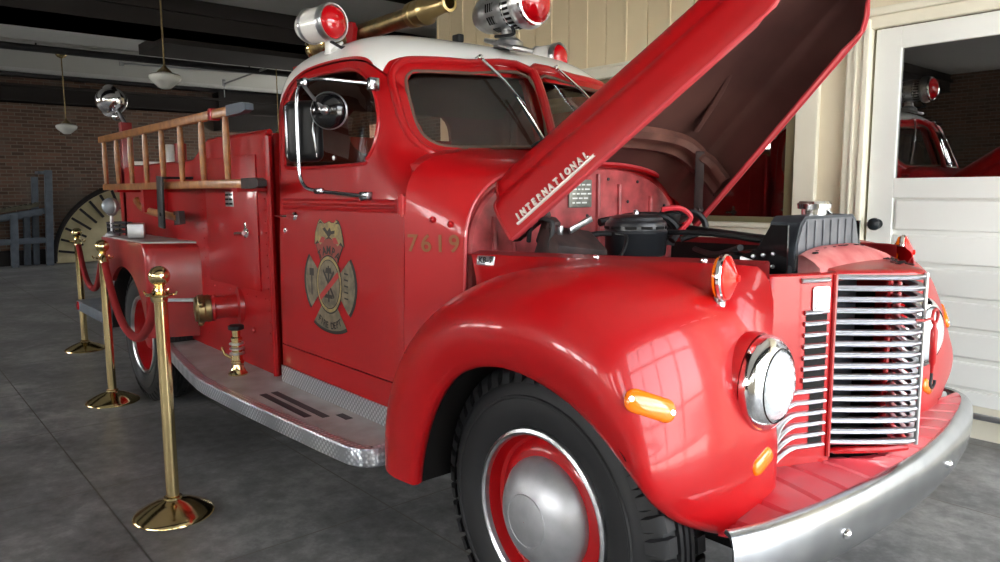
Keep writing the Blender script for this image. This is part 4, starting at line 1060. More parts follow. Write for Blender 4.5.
# ================================================================== wheels
def wheel(x, w0, s, deep=False, name='wheel'):
    """w0: outer face of the tyre"""
    ax = (0, -s, 0)   # outward axis
    o_ = Vector(V(x, s*w0, .408))
    m = MB(); TW = .205
    P = [(.232, -.030), (.240, -.016), (.255, -.008), (.285, -.001), (.315, 0), (.345, -.005), (.360, -.016), (.374, -.026), (.392, -.038), (.397, -.06), (.398, -TW/2), (.397, -TW+.06), (.392, -TW+.028), (.374, -TW+.016), (.34, -TW+.004), (.30, -TW), (.26, -TW+.006), (.235, -TW+.025)]
    m.lathe(P, o_, ax, 72, cap=False)
    m.lathe([(.318, .0005), (.321, .003), (.326, .003), (.329, -.001)], o_, ax, 72, cap=False)
    NL = 46
    for side in (0, 1):
        for k in range(NL):
            a = 2*PI*(k+.5*side)/NL; d = Vector((math.cos(a), 0, math.sin(a))); t = Vector((-math.sin(a), 0, math.cos(a)))
            yo = (lambda q: -q) if side == 0 else (lambda q: -TW+q)
            hw = .0205
            # block in (radial, axial) section, extruded tangentially, wraps over the shoulder
            sec = [(.360, yo(.0065)), (.382, yo(.012)), (.402, yo(.024)), (.4095, yo(.034)), (.4095, yo(.064)), (.386, yo(.064)), (.386, yo(.030)), (.37, yo(.018))]
            vs = []
            for q, sc_ in ((-1, 1), (1, 1)):
                for i, (r_, y_) in enumerate(sec):
                    k2 = hw*(.72 if i in (0, 1) else 1.0)
                    vs.append(o_+d*r_+t*q*k2+Vector(ax)*y_)
            n = len(sec)
            m.add(vs, [tuple(range(n)), tuple(range(2*n-1, n-1, -1))]+[(i, (i+1) % n, (i+1) % n+n, i+n) for i in range(n)])
    for y_ in (-.082, -.1025, -.123):
        m.lathe([(.386, y_-.007), (.4095, y_-.006), (.4095, y_+.006), (.386, y_+.007)], o_, ax, 72, cap=False)
    W = m.build(name, TIRE, T, ang=30)
    m = MB(); m.lathe([(.238, -.04), (.239, -.018), (.235, -.008), (.227, -.005), (.219, -.010), (.216, -.024)], o_, ax, 60, cap=False); m.build('rim_ring', CHROMED, W)
    if deep:
        m = MB(); m.lathe([(.219, -.014), (.212, -.05), (.200, -.10), (.186, -.125), (.165, -.13), (.12, -.128), (.105, -.11), (.095, -.06), (.085, -.045), (.05, -.04), (.001, -.04)], o_, ax, 60, cap=False); m.build('wheel_disc', RED, W)
        m = MB()
        for k in range(8):
            a = 2*PI*k/8; m.lathe([(.013, -.125), (.013, -.105), (.008, -.098)], o_+Vector((.14*math.cos(a), 0, .14*math.sin(a))), ax, 6)
        m.build('lug_nuts', REDM, W); return W
    m = MB(); m.lathe([(.219, -.014), (.214, -.03), (.206, -.055), (.196, -.062), (.180, -.050), (.160, -.042), (.10, -.045), (.03, -.05)], o_, ax, 60, cap=False); m.build('wheel_disc', RED, W)
    m = MB(); m.lathe([(.155, -.046), (.155, -.034), (.151, -.025), (.140, -.010), (.120, .010), (.09, .026), (.055, .036), (.025, .040), (.001, .041)], o_, ax, 60, cap=False)
    m.lathe([(.072, .0310), (.070, .0335), (.067, .0325)], o_, ax, 48, cap=False)
    m.build('hubcap', HUBM, W, ang=60)
    return W
wheel(AX+.0, .838, 1); wheel(AX+.0, .838, -1)
RXX = -4.79
wheel(RXX, .90, 1, True); wheel(RXX, .90, -1, True)
for s in (1, -1):
    MB().lathe([(.26, -.02), (.39, -.01), (.405, .02), (.405, .16), (.38, .19), (.24, .19)], V(RXX, s*.68, .408), (0, -s, 0), 48, cap=False).build('inner_tyre', TIRE, T)
m = MB(); m.tube([V(AX, .7, .40), V(AX, -.7, .40)], .04, 10); m.tube([V(RXX, .8, .40), V(RXX, -.8, .40)], .05, 10)
m.bb(-6.0, -1.8, YC-.42, YC-.34, .42, .52); m.bb(-6.0, -1.8, YC+.34, YC+.42, .42, .52)
for s in (1, -1):
    for x in (AX, RXX): m.box(V(x, s*.40, .36), (.9, .06, .03), None, .004)
m.build('chassis', DARK, T)
# ================================================================== apparatus body
BX0, BX1 = -3.225, -5.78
for s in (1, -1):
    P = [(BX0, .42), (BX0, 1.515), (BX0-.02, 1.53), (-3.98, 1.53), (-4.02, 1.525), (-4.22, 1.44), (-4.28, 1.43), (BX1, 1.43), (BX1, .42)]
    y0, y1 = sorted((YC-s*.72, YC-s*.69))
    m = MB(); m.prism(P, y0, y1, 'y')
    m.tube([V(BX0, s*.722, .42), V(BX0, s*.722, 1.515)], .016, 8)
    b = m.build('body_side', RED, T, ang=30)
    m = MB(); m.tube([V(-3.23, s*.705, 1.535), V(-3.98, s*.705, 1.535), V(-4.23, s*.705, 1.435), V(BX1, s*.705, 1.432)], .013, 8); m.build('coping_rail', RED, b)
    # hatch with seams and T handle
    m = MB(); hx0, hx1, hz0, hz1 = -3.36, -4.03, .80, 1.44
    y0, y1 = sorted((YC-s*.719, YC-s*.727)); m.bb(hx0, hx1, y0, y1, hz0, hz1, .003); 
    for z in (1.015,): pass
    h_ = m.build('hatch', RED, b)
    m = MB(); m.lathe([(.026, 0), (.024, .006), (.010, .012), (.009, .03)], V(-3.50, s*.727, 1.072), (0, -s, 0), 16)
    m.tube([V(-3.55, s*.76, 1.068), V(-3.45, s*.76, 1.075)], .010, 10); m.box(V(-3.50, s*.731, 1.10), (.02, .004, .045), None, .001)
    m.build('hatch_handle', CHROME, h_)
    # rivets
    m = MB()
    for k in range(18): m.sphere(V(-4.10, s*.721, .50+.052*k), .0045, 6, 4)
    for k in range(14): m.sphere(V(-3.28, s*.721, .56+.052*k), .0045, 6, 4)
    for k in range(7): m.sphere(V(-3.32-.11*k, s*.721, .77), .0045, 6, 4)
    m.build('rivet', REDM, b)
    # louvre plates
    m = MB()
    m.bb(-3.74, -3.64, *sorted((YC-s*.727, YC-s*.731)), 1.195, 1.27, .002)
    lp = m.build('vent_plate', CHROMED, b)
    m = MB()
    for k in range(3):
        for j in range(2): m.bb(-3.735+.05*j, -3.695+.05*j, *sorted((YC-s*.731, YC-s*.733)), 1.205+.022*k, 1.215+.022*k)
    m.build('vent_slot', DARK, b)
    # rear fender box
    FW0, FX0, FX1 = .72, -4.345, -5.27
    P = [(FX0-.02, .46), (FX0-.015, .60), (FX0, .70), (FX0, .92), (FX0-.02, .965), (FX0-.06, .987), (FX1, .987)]
    arch = [(RXX+.43*math.cos(a_), .40+.43*math.sin(a_)) for a_ in [math.radians(lerp(10, 132, k/24)) for k in range(25)]][::-1]   # from rear to front
    poly = P[:7]+[(FX1, arch[0][1]-.02)]+arch+[(RXX+.43, .46)]
    m = MB(); y0, y1 = sorted((YC-s*.97, YC-s*.945)); m.prism(poly, y0, y1, 'y')
    # roll from side to front and top
    rows = []
    NQ = 8
    Pf = [(FX0-.035, .46), (FX0-.03, .655), (FX0, .685), (FX0, .92), (FX0-.02, .965), (FX0-.06, .987)]
    for q in range(NQ+1):
        a = PI/2*q/NQ; rr = .05
        w_ = .97-rr+rr*math.cos(a); rows.append([V(x+rr*math.sin(a)*.9-.0, s*w_, z+(.0)) for x, z in Pf])
    rows.append([V(x+(.17 if z > .66 else .125), s*.715, z) for x, z in Pf])
    m.grid(rows)
    fb = m.build('rear_fender', REDM, T, ang=35)
    m = MB(); m.prism([(FX0-.04, YC-s*.96), (FX0+.11, YC-s*.72), (FX1, YC-s*.72), (FX1, YC-s*.96)], .975, .996, 'z'); m.build('fender_tread', PLATE, fb)
    m = MB(); m.prism([(FX0+.0, YC-s*.90), (FX0+.05, YC-s*.90), (FX0+.215, YC-s*.72), (FX0+.15, YC-s*.72)], .668, .684, 'z'); m.tube([V(FX0, s*.885, .658), V(FX0+.03, s*.91, .658)], .012, 8); m.build('fender_step', CHROMED, fb)
    m = MB(); rows = []
    for k in range(21):
        a = PI*(.0+.90*k/20); rows.append([V(RXX-.435*math.cos(a), s*w_, .40+.435*math.sin(a)) for w_ in (.95, .60)])
    m.grid(rows); m.build('wheel_well', DARK, T)
    # tail step bar with lamp
    m = MB(); m.bb(-5.40, -6.22, *sorted((YC-s*.72, YC-s*.965)), .40, .475, .008); tb = m.build('tail_step', GREYP, T)
    m = MB(); m.lathe([(.032, 0), (.030, .010), (.001, .014)], V(-6.15, s*.965, .44), (0, -s, 0), 16); m.build('tail_reflector', REDL, tb)
m = MB(); m.bb(BX0, BX0-.04, YC-.70, YC+.70, .42, 1.53); m.bb(BX1, BX1+.04, YC-.70, YC+.70, .42, 1.35); m.bb(BX0, BX1, YC-.70, YC+.70, .95, .98)
for k in range(12):
    y = lerp(-.62, .62, k/11)
    m.bb(BX0-.04, BX0-.055, YC+y-.015, YC+y+.015, .98, 1.53)
m.build('hose_bed', REDM, T, smooth=False)
# posts in the bed, crossbar
m = MB(); m.bb(-5.70, -5.63, 1.40, 1.47, .98, 1.75, .004); m.bb(-5.70, -5.63, 2.76, 2.83, .98, 1.70, .004)
po = m.build('bed_post', REDM, T)
m = MB(); m.bb(-5.70, -5.63, 1.76, 1.83, .98, 1.62, .004); m.build('bed_post', REDM, T)
m = MB(); m.bb(-5.68, -5.655, 1.47, 2.76, 1.46, 1.485); m.tube([(-5.5, 1.66, 1.0), (-5.52, 1.68, 1.60)], .03, 10); m.build('bed_rail', WHITE, T)
# coiled hose lying in the bed
m = MB()
for k in range(5): m.tube([(-5.7+.0*k, 1.55+.22*k, 1.40), (-3.4, 1.55+.22*k, 1.36)], .06, 10)
m.build('hose_load', mat('canvas_hose', srgb(150, 140, 120), rough=.9), T)
# searchlight on the rear post
m = MB(); m.tube([(-5.66, 1.435, 1.74), (-5.76, 1.42, 1.84)], .014, 8) 
sl = m.build('searchlight_arm', CHROMED, T)
m = MB(); m.sphere((-5.88, 1.41, 1.915), .105, 28, 16, (1.0, 1.0, .93)); m.lathe([(.108, 0), (.112, .012), (.102, .022), (.06, .034), (.001, .038)], (-5.87, 1.40, 1.915), (.5, -1, 0), 30, cap=False)
m.build('searchlight', CHROME, sl)
m = MB(); m.sphere((-5.80, 1.415, 1.80), .030, 14, 8); m.build('searchlight_knuckle', CHROME, sl)
# ladder gallows bracket (dark strap)
m = MB(); m.box((-4.27, 1.235, 1.215), (.10, .012, .28), Matrix.Rotation(.06, 3, 'Y'), .004); m.bb(-4.31, -4.23, 1.235, 1.41, 1.340, 1.352); m.lathe([(.012, 0), (.010, .006), (.001, .008)], (-4.27, 1.229, 1.15), (0, -1, 0), 10)
m.build('ladder_bracket', BLACK, T)
m = MB(); m.bb(-3.30, -3.22, 1.25, 1.42, 1.27, 1.285); m.bb(-5.3, -5.22, 1.25, 1.42, 1.27, 1.285); m.build('ladder_bracket', RED, T)
m = MB(); m.bb(-4.77, -4.72, 1.27, 1.41, 1.15, 1.30); m.build('ladder_bracket', RED, T)
# pump intake with brass cap, projecting from the side
ip = Vector((-3.66, 1.41, .70)); d = Vector((-.25, -1, -.02)).normalized()
m = MB(); m.lathe([(.095, -.01), (.095, .012), (.062, .02), (.055, .08), (.058, .12), (.066, .125), (.066, .14)], ip, d, 28); INK = m.build('pump_intake', REDM, T)
m = MB(); m.lathe([(.056, .14), (.066, .142), (.068, .150), (.066, .17), (.070, .175), (.070, .20), (.062, .205), (.060, .215), (.02, .22), (.018, .212), (.001, .212)], ip, d, 28)
for k in range(3):
    a = k*2*PI/3+.4; u = Vector((-d.y, d.x, 0)).normalized(); q = ip+d*.188+(u*math.cos(a)+Vector((0, 0, 1))*math.sin(a))*.075; m.sphere(q, .015, 10, 6)
m.build('intake_cap', BRASSD, INK)
m = MB(); o2 = ip+Vector((-.085, -.10, .02)); m.lathe([(.028, -.07), (.030, 0), (.036, .005), (.036, .025), (.028, .03), (.026, .04), (.001, .042)], o2, (-.9, -.5, 0), 20); m.build('intake_drain', BRASS, INK)
m = MB(); m.lathe([(.016, 0), (.014, .01), (.001, .014)], (-3.47, 1.398, .60), (0, -1, 0), 12); m.build('drain_plug', REDM, T)

# ---- running boards
for s in (1, -1):
    P = [(-4.36, 1.23), (-4.14, 1.205), (-3.6, 1.13), (-3.3, 1.11), (-2.7, 1.135), (-2.22, 1.165), (-2.13, 1.178), (-2.09, 1.20), (-2.07, 1.25), (-2.07, 1.43), (-4.36, 1.43)]
    P = [(x, y if s > 0 else 2*YC-y) for x, y in P]
    m = MB(); m.prism(P, .392, .418, 'z'); rb = m.build('running_board', PLATE, T, ang=30)
    m = MB(); rows = []
    E_ = spline([(x, y, 0) for x, y in P[:10]], 4)
    for p in E_:
        n = Vector((0, -s, 0)) if p.x < -2.12 else (Vector((1, 0, 0)) if p.x > -2.075 else Vector((1, -s, 0)).normalized())
        rows.append([(p.x+n.x*-.03, p.y+n.y*-.03, .4205), (p.x+n.x*.004, p.y+n.y*.004, .4205), (p.x+n.x*.008, p.y+n.y*.008, .414), (p.x+n.x*.008, p.y+n.y*.008, .362), (p.x+n.x*.002, p.y+n.y*.002, .356), (p.x-n.x*.01, p.y-n.y*.01, .358)])
    m.grid(rows); m.build('board_edging', DIAM, rb, ang=30)
    m = MB(); y0, y1 = sorted((YC-s*.742, YC-s*.736)); m.bb(-3.13, -2.05, y0, y1, .418, .492); m.build('kick_plate', DIAM, rb)
    m = MB()
    for k, (xa, xb, yy) in enumerate(((-2.97, -2.50, 1.255), (-2.97, -2.55, 1.205), (-2.50, -2.42, 1.31))): m.bb(xa, xb, yy if s > 0 else 2*YC-yy, (yy+.030) if s > 0 else 2*YC-yy-.030, .4185, .4195)
    m.build('grip_strip', DKSTEEL, rb)
m = MB(); m.bb(-6.3, -2.0, YC-.68, YC+.68, .30, .40); m.build('underframe', DARK, T)

# ---- brass nozzle mount standing on the board
nz = empty('fire_nozzle', (-3.38, 1.275, .419)); tag(nz, 'small brass playpipe nozzle standing on the grey running board', 'nozzle')
m = MB(); m.lathe([(.042, 0), (.044, .006), (.038, .014), (.030, .03), (.026, .05), (.030, .055), (.030, .065), (.024, .07), (.022, .16), (.026, .165), (.026, .175), (.018, .18), (.020, .215)], (-3.38, 1.275, .419), (0, 0, 1), 24); m.build('barrel', BRASS, nz)
m = MB()
for z in (.095, .118, .141): m.lathe([(.024, 0), (.034, .003), (.034, .010), (.024, .013)], (-3.38, 1.275, .419+z), (0, 0, 1), 20)
m.build('steel_collar', ALU, nz)
m = MB(); m.lathe([(.028, .212), (.036, .216), (.036, .232), (.028, .236), (.001, .236)], (-3.38, 1.275, .419), (0, 0, 1), 20); m.build('rubber_tip', BLACK, nz)
m = MB(); m.tube([(-3.40, 1.262, .49), (-3.43, 1.235, .51), (-3.45, 1.23, .545)], .006, 8); m.build('bail_handle', BRASS, nz)

# ---- ladder on the side
LD = empty('wooden_ladder', (-4.5, 1.27, 1.285)); tag(LD, 'varnished wooden ladder hung on edge along the side of the fire engine', 'ladder')
y0, y1 = 1.265, 1.297
m = MB(); m.bb(-3.20, -5.66, y0, y1, 1.285, 1.325, .006); m.build('rail', WOOD, LD)
m = MB(); m.bb(-3.34, -5.70, y0, y1, 1.605, 1.648, .006); m.build('rail', WOOD, LD)
for k in range(8):
    x = -3.40-.316*k
    MB().lathe([(.013, 0), (.016, .10), (.017, .15), (.016, .2), (.013, .30)], (x, 1.281, 1.315), (0, 0, 1), 12).build('rung', WOOD, LD)
m = MB(); m.prism([(-3.20, 1.282), (-3.06, 1.284), (-3.02, 1.293), (-3.02, 1.317), (-3.06, 1.328), (-3.20, 1.328)], y0-.004, y1+.004, 'y'); m.build('end_shoe', GREASE, LD)
m = MB(); m.prism([(-3.34, 1.603), (-3.17, 1.606), (-3.12, 1.615), (-3.12, 1.64), (-3.17, 1.65), (-3.34, 1.65)], y0-.002, y1+.002, 'y'); m.build('end_shoe', GREYP, LD)
m = MB(); m.bb(-3.56, -3.52, y0-.006, y1+.006, 1.60, 1.654, .003); m.build('clamp', RED, LD)

# ---- axe under the ladder
AXE = empty('fire_axe', (-4.4, 1.30, 1.12)); tag(AXE, 'curved wooden axe handle held behind the dark strap under the ladder', 'axe')
m = MB(); m.tube(spline([(-5.06, 1.32, 1.215), (-4.95, 1.31, 1.18), (-4.7, 1.30, 1.155), (-4.4, 1.29, 1.145), (-4.2, 1.30, 1.13)], 5), [.022]+[.017]*19+[.021], 10, flat=1.3); m.build('haft', WOOD, AXE)
m = MB(); m.prism([(-4.23, 1.09), (-4.13, 1.10), (-4.14, 1.17), (-4.23, 1.165)], 1.285, 1.315, 'y'); m.build('head', GREASE, AXE)
# lantern, work light and tray on the rear fender
L_ = empty('lantern', (-4.76, 1.23, .997)); tag(L_, 'square silver lantern box standing on the rear fender top', 'lantern')
m = MB(); m.box((-4.76, 1.23, 1.044), (.16, .09, .086), Matrix.Rotation(-.3, 3, 'Z'), .008); m.build('case', ALU, L_)
m = MB(); Rl = Matrix.Rotation(-.3, 3, 'Z'); m.box(Vector((-4.76, 1.23, 1.044))+Rl@Vector((.045, -.0455, 0)), (.028, .002, .04), Rl@Matrix.Rotation(PI/4, 3, 'Y')); m.box(Vector((-4.76, 1.23, 1.044))+Rl@Vector((.0, -.0455, .0)), (.006, .002, .08), Rl); m.build('case_marks', DKSTEEL, L_)
W_ = empty('work_light', (-5.15, 1.19, .997)); tag(W_, 'round grey work light on a short post at the back of the rear fender', 'work light')
m = MB(); m.lathe([(.045, 0), (.04, .015), (.012, .03), (.010, .13)], (-5.15, 1.19,   .998), (0, 0, 1), 16); m.build('stand', ALU, W_)
m = MB(); m.sphere((-5.15, 1.19, 1.185), .052, 22, 12); m.build('lamp_head', mat('lamp_grey', srgb(150, 156, 162), rough=.35, metal=.3), W_)
m = MB(); m.lathe([(.051, -.015), (.057, -.008), (.057, .008), (.050, .015)], (-5.15, 1.19, 1.180), (.5, -1, 0), 24, cap=False); m.build('lamp_rim', ALU, W_)
B_ = empty('wire_tray', (-5.20, 1.245, .997)); tag(B_, 'dark oval wire tray around the foot of the grey work light', 'tray')
m = MB()
for z in (.02, .05, .075): m.tube([(-5.20+.14*math.cos(a), 1.245+.065*math.sin(a), 1.000+z) for a in [2*PI*k/20 for k in range(20)]], .006, 6, closed=True)
for k in range(12):
    a = 2*PI*k/12; m.tube([(-5.20+.14*math.cos(a), 1.245+.065*math.sin(a),   .998), (-5.20+.14*math.cos(a), 1.245+.065*math.sin(a), 1.082)], .004, 5)
m.build('wire_frame', DKSTEEL, B_)
# ================================================================== roof lamps, siren, gun
def roof_z(x, w):
    lo, hi = 1.4, 1.933
    for _ in range(30):
        z = (lo+hi)/2; inside = abs(w) <= cab_side_w(x, z)
        if inside: lo = z
        else: hi = z
    return lo
for s in (1, -1):
    c = Vector(V(-2.80, s*.640, 1.940)); ax = Vector((1, .22, .0)).normalized()
    m = MB(); m.lathe([(0.0009, -.155), (0.0264, -.150), (0.0484, -.135), (0.0634, -.11), (0.0686, -.08), (0.0695, .0), (0.0695, .028)], c, ax, 36, cap=False)
    b = m.build('roof_lamp', WHITE, T)
    m = MB(); m.lathe([(0.0704, -.092), (0.0722, -.088), (0.0722, -.078), (0.0704, -.074)], c, ax, 36, cap=False); m.lathe([(0.0704, .02), (0.0748, .024), (0.0757, .05), (0.0722, .056), (0.0669, .055), (0.0651, .045)], c, ax, 36, cap=False); m.build('lamp_ring', CHROMED, b)
    m = MB(); m.lathe([(0.0660, .045), (0.0616, .058), (0.0484, .070), (0.0264, .079), (0.0009, .082)], c, ax, 32, cap=False); m.build('lamp_lens', REDL, b)
    m = MB(); zt_ = roof_z(c.x-.02, .600); m.box(Vector((c.x-.02, c.y+s*.03, (c.z-.05+zt_)/2-.005)), (.040, .035, c.z-.04-zt_+.02), None, .008); m.box(Vector((c.x-.02, c.y+s*.045, zt_+.010)), (.09, .06, .012), Matrix.Rotation(s*.75, 3, 'X'), .005); m.build('lamp_foot', WHITE, b)
    MB().tube([Vector((c.x+.04, c.y, c.z-.075)), Vector((c.x+.07, c.y+s*.03, c.z-.10)), Vector((c.x+.09, c.y+s*.07, c.z-.10))], .006, 6).build('lamp_cord', BLACK, b)
# siren
c = Vector(V(-2.38, 0.0, 2.018)); ax = Vector((1, 0, .02)).normalized()
m = MB(); m.lathe([(.001, -.225), (.03, -.222), (.058, -.20), (.075, -.165), (.083, -.12), (.085, -.04), (.087, -.035), (.087, .065), (.098, .072), (.101, .088), (.101, .10), (.094, .11), (.090, .125)], c, ax, 44, cap=False)
S_ = m.build('siren', CHROMED, T)
m = MB(); m.lathe([(.090, .12), (.094, .126), (.090, .136), (.083, .138), (.080, .130)], c, ax, 40, cap=False); m.lathe([(.088, .02), (.0895, .022), (.0895, .026), (.088, .028)], c, ax, 44, cap=False); m.build('siren_bezel', CHROME, S_)
m = MB(); m.lathe([(.082, .130), (.077, .146), (.060, .162), (.032, .173), (.001, .177)], c, ax, 32, cap=False); m.build('siren_lens', REDL, S_)
m = MB()
for k in range(26):
    a = 2*PI*k/26; m.box(c+Vector((.045, .0865*math.cos(a), .0865*math.sin(a))), (.060, .011, .004), Matrix.Rotation(a-PI/2, 3, 'X'), .001)
for k in range(10):
    a = 2*PI*k/10
    for q in range(4): m.box(c+Vector((-.035-.014*q, .0845*math.cos(a), .0845*math.sin(a))), (.006, .034, .003), Matrix.Rotation(a-PI/2, 3, 'X'))
m.build('siren_slots', DARK, S_)
m = MB(); m.lathe([(.065, -.02), (.06, 0), (.032, .02), (.028, .06)], (c.x-.03, c.y, 1.885), (0, 0, 1), 24); m.box((c.x-.03, c.y, 1.872), (.20, .12, .02), Matrix.Rotation(.32, 3, 'Y'), .008); m.build('siren_pedestal', CHROMED, S_)
MB().tube(spline([c+Vector((.05, -.05, -.09)), c+Vector((.07, -.06, -.12)), c+Vector((.03, -.075, -.125)), c+Vector((-.02, -.08, -.12))], 5), .007, 7).build('siren_cord', BLACK, S_)
m = MB(); m.box((-2.60, YC-.12, roof_z(-2.60, .12)+.012), (.05, .03, .035), None, .006); m.build('roof_clip', BLACK, T)
# deck gun behind the cab, pointing forward over the roof
a = Vector((-4.05, YC-.02, 2.10)); d = (Vector((-2.80, YC-.02, 2.115))-a).normalized(); L = (Vector((-2.80, YC-.02, 2.115))-a).length
m = MB(); m.lathe([(.060, -.05), (.060, .10), (.050, .11), (.046, .3), (.044, L-.28)], a, d, 24); DG = m.build('deck_gun', BRASSD, T)
m = MB(); m.lathe([(.046, L-.30), (.060, L-.29), (.062, L-.25), (.058, L-.245), (.058, L-.20), (.066, L-.195), (.066, L-.17), (.062, L-.165), (.045, L-.13), (.034, L-.02), (.040, L-.015), (.040, L+.01), (.028, L+.012), (.026, L-.01)], a, d, 28, cap=False); m.build('gun_nozzle', mat('dull_brass', (.55, .42, .20, 1), rough=.3, metal=1), DG)
m = MB(); m.lathe([(.062, .12), (.064, .125), (.064, .15), (.060, .155)], a, d, 24); m.lathe([(.066, -.06), (.07, -.05), (.07, -.02), (.066, -.01)], a, d, 24)
m.tube([a+Vector((-.02, 0, -.05)), a+Vector((-.02, 0, -.6))], .05, 16); m.build('gun_coupling', BRASS, DG)
m = MB(); q = a+d*.48; m.prism([(q.x-.07, 1.90), (q.x+.07, 1.90), (q.x+.03, 2.06), (q.x+.045, 2.115), (q.x+.02, 2.15), (q.x-.02, 2.15), (q.x-.045, 2.115), (q.x-.03, 2.06)], q.y-.075, q.y-.05, 'y'); m.prism([(q.x-.07, 1.90), (q.x+.07, 1.90), (q.x+.03, 2.06), (q.x+.045, 2.115), (q.x+.02, 2.15), (q.x-.02, 2.15), (q.x-.045, 2.115), (q.x-.03, 2.06)], q.y+.05, q.y+.075, 'y')
m.tube([(q.x+.20, q.y-.05, 2.02), (q.x+.20, q.y+.05, 2.02)], .03, 10); m.bb(q.x-.65, q.x+.3, q.y-.09, q.y+.09, 1.98, 2.0); m.tube([(q.x-.35, q.y, 1.0), (q.x-.35, q.y, 1.99)], .03, 10); m.build('gun_cradle', RED, DG)

# ---- wipers
for s in (1, -1):
    w0 = .238 if s > 0 else -.175
    piv = Vector((cab_front_x(w0, 1.775)+.018, YC-w0, 1.783)); wt = .05 if s > 0 else -.50
    e1 = Vector((cab_front_x(lerp(w0, wt, .62), 1.58)+.030, YC-lerp(w0, wt, .62), 1.60)); e2 = Vector((cab_front_x(wt, 1.43)+.018, YC-wt, 1.44))
    m = MB(); m.lathe([(.014, -.02), (.013, .006), (.008, .012)], piv, (1, 0, .3), 12); m.tube([piv, lerp(piv, e1, .5)+Vector((.012, 0, 0)), e1], [.007, .006, .004], 8); wp = m.build('wiper', CHROME, T)
    b0 = lerp(piv, e1, .72); m = MB(); m.tube([b0+Vector((-.008, .012, 0)), lerp(b0, e2, .5)+Vector((-.004, 0, 0)), e2], .005, 6); m.build('wiper_blade', BLACK, wp)
    m = MB(); m.tube([lerp(b0, e2, .1)+Vector((.004, 0, 0)), lerp(b0, e2, .5)+Vector((.012, 0, 0)), e2+Vector((.006, 0, 0))], .004, 6); m.build('blade_bridge', CHROME, wp)
# grab handle curl at windscreen foot
MB().tube(spline([V(-2.13, .13, 1.435), V(-2.11, .10, 1.455), V(-2.11, .03, 1.452), V(-2.13, .0, 1.435)], 4), .006, 7).build('cowl_hook', BLACK, T)

# ---- mirror on the passenger door
def mpt(px, py, Y):   # offset helper: build in real coordinates
    return Vector((px, Y, py))
pts = [(-2.36, 1.445, 1.652), (-2.43, 1.39, 1.662), (-2.52, 1.33, 1.676), (-2.60, 1.30, 1.680), (-2.655, 1.29, 1.665), (-2.678, 1.287, 1.62), (-2.683, 1.287, 1.52), (-2.683, 1.287, 1.40), (-2.680, 1.288, 1.33), (-2.655, 1.295, 1.287), (-2.60, 1.31, 1.272), (-2.50, 1.345, 1.262), (-2.42, 1.375, 1.255), (-2.36, 1.393, 1.250)]
MR = MB().tube(spline(pts, 4), .007, 10).build('mirror_bracket', mat('dark_chrome', (.30, .31, .33, 1), rough=.18, metal=1), T)
m = MB()
m.box((-2.635, 1.292, 1.674), (.06, .026, .03), None, .006); m.box((-2.58, 1.315, 1.270), (.05, .024, .024), None, .006)
m.lathe([(.016, 0), (.016, .03), (.008, .035)], (-2.39, 1.385, 1.250), (-.1, 1, 0), 12); m.box((-2.375, 1.40, 1.252), (.06, .04, .03), None, .006); m.box((-2.37, 1.435, 1.652), (.03, .04, .045), None, .005)
m.build('bracket_clamp', MATS['dark_chrome'], MR)
def mirror_head(c, w_, h_, r_, n, name):
    n = Vector(n).normalized(); u = n.cross(Vector((0, 0, 1))).normalized(); v = u.cross(n); c = Vector(c); P = rrect(w_, h_, r_, 6)
    N = len(P); m = MB(); rows = []
    for sc_, d in ((.55, .034), (.80, .030), (.95, .018), (1.0, .004), (1.0, -.006), (.97, -.010)): rows.append([c+u*a*sc_+v*b_*(1-(1-sc_)*w_/h_)+n*d for a, b_ in P])
    m.grid(rows, close_v=True, cap=True); return m.build(name, mat('mirror_black', srgb(16, 16, 18), rough=.4, spec=.35) if 'mirror_black' not in MATS else MATS['mirror_black'], MR, ang=50), u, v, n
mh, u, v, n = mirror_head((-2.715, 1.328, 1.50), .150, .235, .032, (.66, -.75, 0), 'mirror_head')
m = MB()
cc = Vector((-2.715, 1.328, 1.50))
for q in (-.06, .06): m.tube([cc+u*q+v*.10+n*.026, cc+u*q*.9+n*.034, cc+u*q-v*.10+n*.026], [.003, .008, .003], 8, flat=.4)  # upright mirror highlights modelled as two added slivers
m.build('mirror_glint', MATS['dark_chrome'], MR)
m = MB(); cvx = Vector((-2.53, 1.34, 1.565)); nn = Vector((.70, -.71, -.05)).normalized(); m.lathe([(.001, .034), (.025, .031), (.050, .022), (.063, .008), (.067, 0), (.066, -.008)], cvx, nn, 32, cap=True); m.build('convex_mirror', BLACKG, MR, ang=50)
m = MB(); m.lathe([(.066, .002), (.070, -.002), (.069, -.010), (.065, -.012)], cvx, nn, 32, cap=False); m.build('convex_rim', CHROMED, MR)
m = MB(); m.tube([(-2.63, 1.29, 1.665), (-2.575, 1.30, 1.615), cvx+nn*.045], .007, 8); m.sphere(cvx+nn*.045, .018, 12, 8); m.build('convex_stem', CHROMED, MR)

